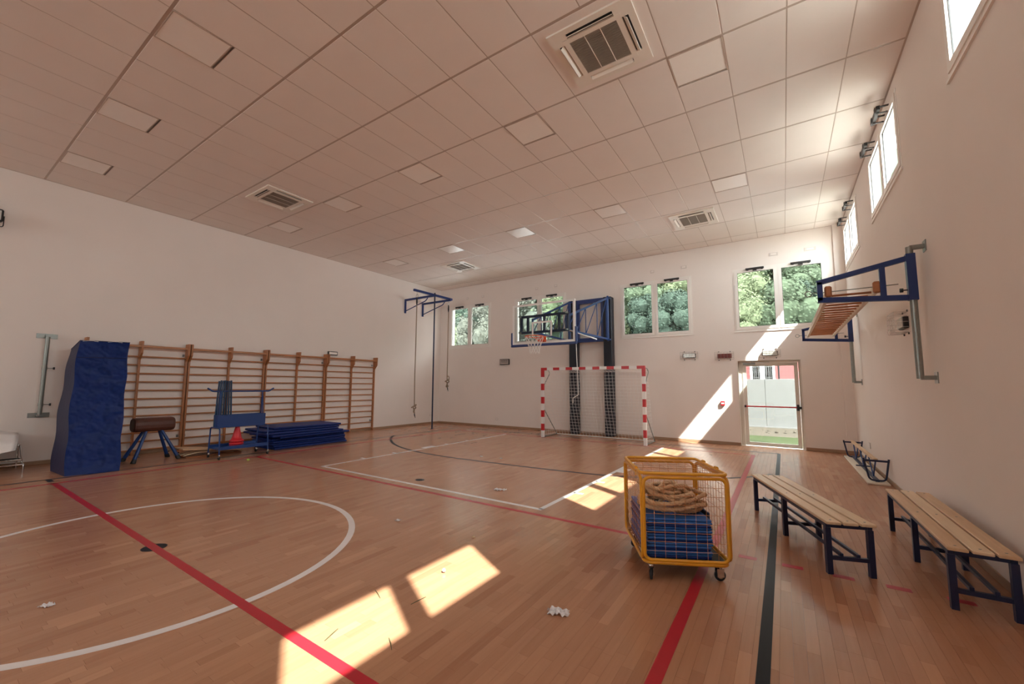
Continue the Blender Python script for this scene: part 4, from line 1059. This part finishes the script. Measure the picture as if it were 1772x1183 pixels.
# ------------------------------------------------------------------ overturned gym bench
t = thing('overturned_gym_bench', 'long narrow gym bench lying upside down along the right wall', 'bench', (12.97, 10.4, 0))
MB().bbox(12.815, 13.095, 8.86, 12.0, 0.001, 0.031, 0.006).build('seat_board', M['pinew'], t)
MB().box(12.93, 12.98, 8.98, 11.85, 0.032, 0.062).build('spine', M['dnavy'], t)
for y in (9.0, 11.7):
    MB().tube(bend([(12.80, y, 0.395), (12.86, y, 0.05), (13.06, y, 0.05), (13.112, y, 0.395)], 0.06), 0.014, 8).build('foot_frame', M['dnavy'], t)
    MB().box(12.79, 13.118, y-0.016, y+0.016, 0.345, 0.375).build('foot_bar', M['dnavy'], t)
MB().bbox(12.925, 12.985, 9.03, 11.82, 0.345, 0.39, 0.006).build('balance_beam', M['pine2'], t)
for (ya_, yb_) in ((9.35, 9.05), (9.35, 9.75), (10.35, 9.95), (10.35, 10.75), (11.35, 10.95), (11.35, 11.62)):
    MB().tube([(12.955, ya_, 0.06), (12.955, yb_, 0.35)], 0.011, 7).build('strut', M['blue'], t)
MB().box(12.84, 13.07, 10.33, 10.37, 0.062, 0.082).build('cross_bar', M['dnavy'], t)

# ------------------------------------------------------------------ yellow cage trolley with mats and rope
CA = math.radians(27.75); CO = Vector((10.787, 3.491, 0)); CW, CD, CZ0, CZ1 = 0.646, 0.762, 0.160, 0.835
CM = Matrix.Translation(CO) @ Matrix.Rotation(CA, 4, 'Z')
t = thing('cage_trolley', 'yellow wire cage trolley on castors, full of blue mats and rope', 'trolley', CO, local=True, rz=CA)
yl = M['yellow']; r_ = 0.0135
def rect(axis, c, a0, a1, b0, b1, rad=0.06, n=5):
    """rounded closed rectangle in a plane normal to axis"""
    P = []
    for (ca, cb, s0) in ((a1-rad, b1-rad, 0), (a0+rad, b1-rad, 1), (a0+rad, b0+rad, 2), (a1-rad, b0+rad, 3)):
        for k in range(n+1):
            a = (s0+k/n)*PI/2; P.append((ca+rad*math.cos(a), cb+rad*math.sin(a)))
    return [{'x': (c, p[0], p[1]), 'y': (p[0], c, p[1]), 'z': (p[0], p[1], c)}[axis] for p in P]
def side(axis, c, a0, a1, ds):
    fr = MB().tube(rect(axis, c, a0, a1, CZ0+0.0, CZ1-0.03, 0.055), r_, 10, closed=True).build('side_frame', yl, t)
    m = MB(); na = 8 if axis == 'y' else 12; nb = 9
    for k in range(1, na):
        a = a0+(a1-a0)*k/na; p, q = [(c, a), (c, a)] if axis == 'x' else [(a, c), (a, c)]
        m.tube([(p[0], p[1], CZ0), (q[0], q[1], CZ1-0.03)], 0.0018, 4, smooth=False, caps=False)
    for k in range(1, nb):
        z = CZ0+(CZ1-0.03-CZ0)*k/nb
        p, q = ((c, a0), (c, a1)) if axis == 'x' else ((a0, c), (a1, c))
        m.tube([(p[0], p[1], z), (q[0], q[1], z)], 0.0018, 4, smooth=False, caps=False)
    m.build('wire_grid', M['wire'], fr)
side('y', 0.0, 0.0, CW, 'front'); side('y', CD, 0.0, CW, 'rear'); side('x', 0.0-0.014, 0.014, CD-0.014, 'left'); side('x', CW+0.014, 0.014, CD-0.014, 'right')
m = MB().tube(rect('z', CZ0-0.02, 0.0, CW, 0.0, CD, 0.06), r_, 10, closed=True); m.tube([(0.0, CD/2, CZ0-0.02), (CW, CD/2, CZ0-0.02)], 0.010, 8)
m.build('base_frame', yl, t)
m = MB().tube(rect('z', CZ1, -0.014, CW+0.014, 0.0, CD, 0.06), r_, 10, closed=True); lid = m.build('lid_frame', yl, t)
m = MB()
for k in range(1, 8): x = CW*k/8; m.tube([(x, 0, CZ1), (x, CD, CZ1)], 0.0018, 4, smooth=False, caps=False)
for k in range(1, 9): y = CD*k/9; m.tube([(0, y, CZ1), (CW, y, CZ1)], 0.0018, 4, smooth=False, caps=False)
m.build('wire_grid', M['wire'], lid)
m = MB()
for (x, y) in ((-0.02, 0.18), (CW+0.02, 0.25), (CW+0.02, 0.55)): m.tube([(x, y-0.02, CZ1+0.012), (x, y+0.02, CZ1+0.012)], 0.014, 8); m.tube([(x, y, CZ1+0.015), (x, y, CZ1-0.05)], 0.008, 6)
m.build('lid_catch', yl, t)
MB().box(0.02, CW-0.02, 0.02, CD-0.02, CZ0-0.005, CZ0+0.004).build('floor_plate', M['dark'], t)
for k, (x, y, a) in enumerate(((0.05, 0.02, 1.3), (CW-0.06, 0.06, 0.1), (0.05, CD-0.06, 0.7), (CW-0.06, CD-0.06, 0.2))):
    X = Matrix.Translation((x, y, 0)) @ Matrix.Rotation(a, 4, 'Z')
    m = MB().lathe([(0, 0.098), (0.022, 0.098), (0.022, 0.125), (0, 0.125)], (0, 0, 0), 10); m.box(-0.025, 0.03, -0.020, -0.016, 0.035, 0.098); m.box(-0.025, 0.03, 0.016, 0.020, 0.035, 0.098); m.tube([(0, 0, 0.12), (0, 0, 0.15)], 0.008, 8)
    c = m.xf(X).build('castor_fork', M['chrome'], t)
    m = MB().lathe([(0.0, -0.012), (0.034, -0.012), (0.043, -0.009), (0.044, 0.0), (0.043, 0.009), (0.034, 0.012), (0.0, 0.012)], (0.005, 0, 0.0445), 18, 0, 'y')
    c2 = m.xf(X).build('wheel', M['rubber'], c)
    m = MB().lathe([(0.0, -0.0145), (0.024, -0.0145), (0.026, 0.0), (0.024, 0.0145), (0.0, 0.0145)], (0.005, 0, 0.0445), 12, 0, 'y'); m.xf(X).build('hub', M['chrome'], c)
nm = 15; zz = CZ0+0.006; ords = ['lowest', 'second', 'third', 'fourth', 'fifth', 'sixth', 'seventh', 'eighth', 'ninth', 'tenth', 'eleventh', 'twelfth', 'thirteenth', 'fourteenth', 'topmost']
rnd = random.Random(3)
for k in range(nm):
    th = 0.0205; dx, dy = rnd.uniform(-0.008, 0.012), rnd.uniform(-0.008, 0.008)
    m = MB().bbox(0.025+dx, 0.53+dx, 0.03+dy, CD-0.05+dy, zz, zz+th-0.002, 0.006).xf(CM)
    l = 'blue mat in the yellow trolley, %s of the pile' % (ords[k] if k in (0, 14) else ords[k]+' from below')
    single('thin_mat', m, M['vinyl3' if k % 3 else 'vinyl2'], l, 'mat', 'thin blue mats piled in the cage trolley'); zz += th
m = MB().bbox(0.575, 0.60, 0.25, CD-0.06, CZ0+0.006, CZ0+0.31, 0.006).xf(CM)
single('thin_mat', m, M['vinyld'], 'dark blue mat standing on edge beside the pile in the yellow cage trolley', 'mat')

def rope_strands(mb, path, r=0.0185, pitch=0.085, step=0.018):
    P = [Vector(p) for p in path]; out = []; acc = 0; out.append(P[0])
    for i in range(1, len(P)):
        seg = P[i]-P[i-1]; L = seg.length; k = max(1, int(L/step))
        for j in range(1, k+1): out.append(P[i-1]+seg*j/k)
    N = len(out); T_ = [(out[min(i+1, N-1)]-out[max(i-1, 0)]).normalized() for i in range(N)]
    nv = T_[0].orthogonal().normalized(); fr = []; s = 0
    for i in range(N):
        nv = (nv-T_[i]*nv.dot(T_[i])).normalized(); bv = T_[i].cross(nv)
        if i: s += (out[i]-out[i-1]).length
        fr.append((out[i], nv.copy(), bv, s))
    for q in range(3):
        pts = []
        for (c, n_, b_, s) in fr:
            a = 2*PI*(s/pitch+q/3); pts.append(c+(n_*math.cos(a)+b_*math.sin(a))*r*0.5)
        mb.tube(pts, r*0.62, 5)
rnd = random.Random(9)
def coil_rope(seed, loops, cx, cy, rx, ry, z0, r=0.017):
    rnd = random.Random(seed); pts = []; n = loops*22; p = [rnd.random()*6 for _ in range(4)]
    for k in range(n):
        a = 2*PI*k/22; s = k/n
        kx = rx*(0.80+0.20*math.sin(a*0.37+p[0])); ky = ry*(0.72+0.26*math.sin(a*0.23+p[1]))
        x = cx+kx*math.cos(a)+0.05*math.sin(a*0.41+p[2]); y = cy+ky*math.sin(a+0.5*math.sin(s*9))+0.04*math.sin(a*0.63+p[0])
        z = z0+s*(0.036*loops*0.5)+0.022*math.sin(a*1.7+p[3])-0.09*max(0, math.cos(a)-0.65)
        x = min(max(x, 0.035), 0.60); y = min(max(y, 0.035), CD-0.06)
        pts.append((x, y, max(z, z0)))
    return pts
m = MB(); rope_strands(m, coil_rope(1, 7, 0.32, 0.36, 0.27, 0.31, zz+0.022)); m.xf(CM)
o = single('coiled_rope', m, M['rope'], 'thick brown rope coiled on the blue mats in the yellow cage trolley', 'rope')
m = MB(); rope_strands(m, coil_rope(5, 4, 0.26, 0.30, 0.20, 0.20, zz+0.14)+[])
lp = [(0.20, 0.22, zz+0.16), (0.21, 0.20, zz+0.22), (0.23, 0.19, zz+0.255), (0.27, 0.185, zz+0.26), (0.30, 0.19, zz+0.235), (0.31, 0.20, zz+0.19), (0.30, 0.24, zz+0.15)]
rope_strands(m, bend(lp, 0.03)); m.xf(CM)
single('coiled_rope', m, M['rope'], 'second brown rope with one upright loop, top of the heap in the cage trolley', 'rope')

# ------------------------------------------------------------------ litter
def wave_film(cx, cy, w_, h_, rz, seed, amp=0.012, nx=14, ny=8):
    rnd = random.Random(seed); m = MB(); v = []; f = []
    ph = [rnd.random()*6 for _ in range(6)]
    for j in range(ny+1):
        for i in range(nx+1):
            a, b = i/nx-0.5, j/ny-0.5; k = 1+0.25*math.sin(5*a+ph[0])*abs(b)*2
            x = w_*a*(1+0.2*math.sin(9*b+ph[1])); y = h_*b*k+0.15*h_*math.sin(6*a+ph[2])
            z = 0.003+amp*(1.1+math.sin(21*a+ph[3]+7*b)+0.8*math.sin(17*b+ph[4]-9*a)+rnd.uniform(-0.3, 0.3))
            v.append((x, y, max(z, 0.001)))
    for j in range(ny):
        for i in range(nx): q = j*(nx+1)+i; f.append((q, q+1, q+nx+2, q+nx+1))
    return m.add(v, f).xf(Matrix.Translation((cx, cy, 0)) @ Matrix.Rotation(rz, 4, 'Z'))
def film(*a, **k): return a
for (cx, cy, w_, h_, rz, sd_, ds, mt) in (
    (10.43, 2.66, 0.13, 0.075, 0.5, 3, 'crumpled clear plastic bag on the floor left of the cage trolley', 'film'),
    (7.46, 0.72, 0.075, 0.05, 0.9, 4, 'crumpled plastic scrap on the floor inside the white circle', 'film'),
    (8.23, 5.14, 0.16, 0.06, 0.3, 5, 'crushed clear bottle scrap on the floor beyond the red line', 'film'),
    (8.06, 3.34, 0.05, 0.05, 0.3, 6, 'small clear scrap on the floor left of the sunlit patches', 'film'),
    (6.27, 7.25, 0.06, 0.04, 0.3, 7, 'tiny pale paper scrap by the dark curved line, left one', 'white'),
    (6.75, 7.31, 0.05, 0.04, 0.3, 8, 'tiny pale paper scrap by the dark curved line, right one', 'white'),
    (9.09, 3.42, 0.03, 0.03, 0.3, 9, 'tiny yellowish scrap at the far corner of the sunlit patch', 'pine')):
    single('plastic_scrap', wave_film(cx, cy, w_, h_, rz, sd_, 0.005 if w_ < 0.1 else 0.009), M[mt], ds, 'litter')
t = thing('plastic_bottle', 'crushed clear plastic bottle lying in the sunlit patch on the floor', 'bottle', (9.33, 2.72, 0.03), local=True, rz=-0.85)
prf = [(0.0, 0), (0.026, 0.002), (0.030, 0.012)]+[(0.030-0.004*(k % 2), 0.02+k*0.011) for k in range(11)]+[(0.028, 0.15), (0.018, 0.185), (0.012, 0.20)]
m = MB().lathe(prf, (0, 0, -0.14), 14, 0, 'x'); m.v = [(x, y*1.15, z*0.62+0.004*math.sin(x*90)-0.008) for x, y, z in m.v]
m.build('body', M['film'], t)
MB().lathe([(0.012, 0.0), (0.014, 0.002), (0.014, 0.016), (0.0, 0.017)], (0.062, 0, -0.008), 12, 0, 'x').build('neck', M['film'], t)
ds = ['left one, in the nearest sunlit patch', 'at the far edge of the nearest sunlit patch', 'at the right edge of the nearest sunlit patch', 'by the edge of the second sunlit patch']
for k, ((x0, y0), (x1, y1)) in enumerate((((9.404, 1.582), (9.359, 1.702)), ((9.147, 2.157), (9.275, 2.101)), ((9.70, 1.821), (9.805, 1.753)), ((9.522, 2.167), (9.535, 2.302)))):
    m = MB().tube([(x0, y0, 0.003), ((x0+x1)/2+0.003, (y0+y1)/2, 0.006), (x1, y1, 0.003)], [0.002, 0.0028, 0.0015], 5)
    single('twig', m, M['stick'], 'thin dark pine needle on the floor, '+ds[k], 'twig', 'pine needles on the floor')
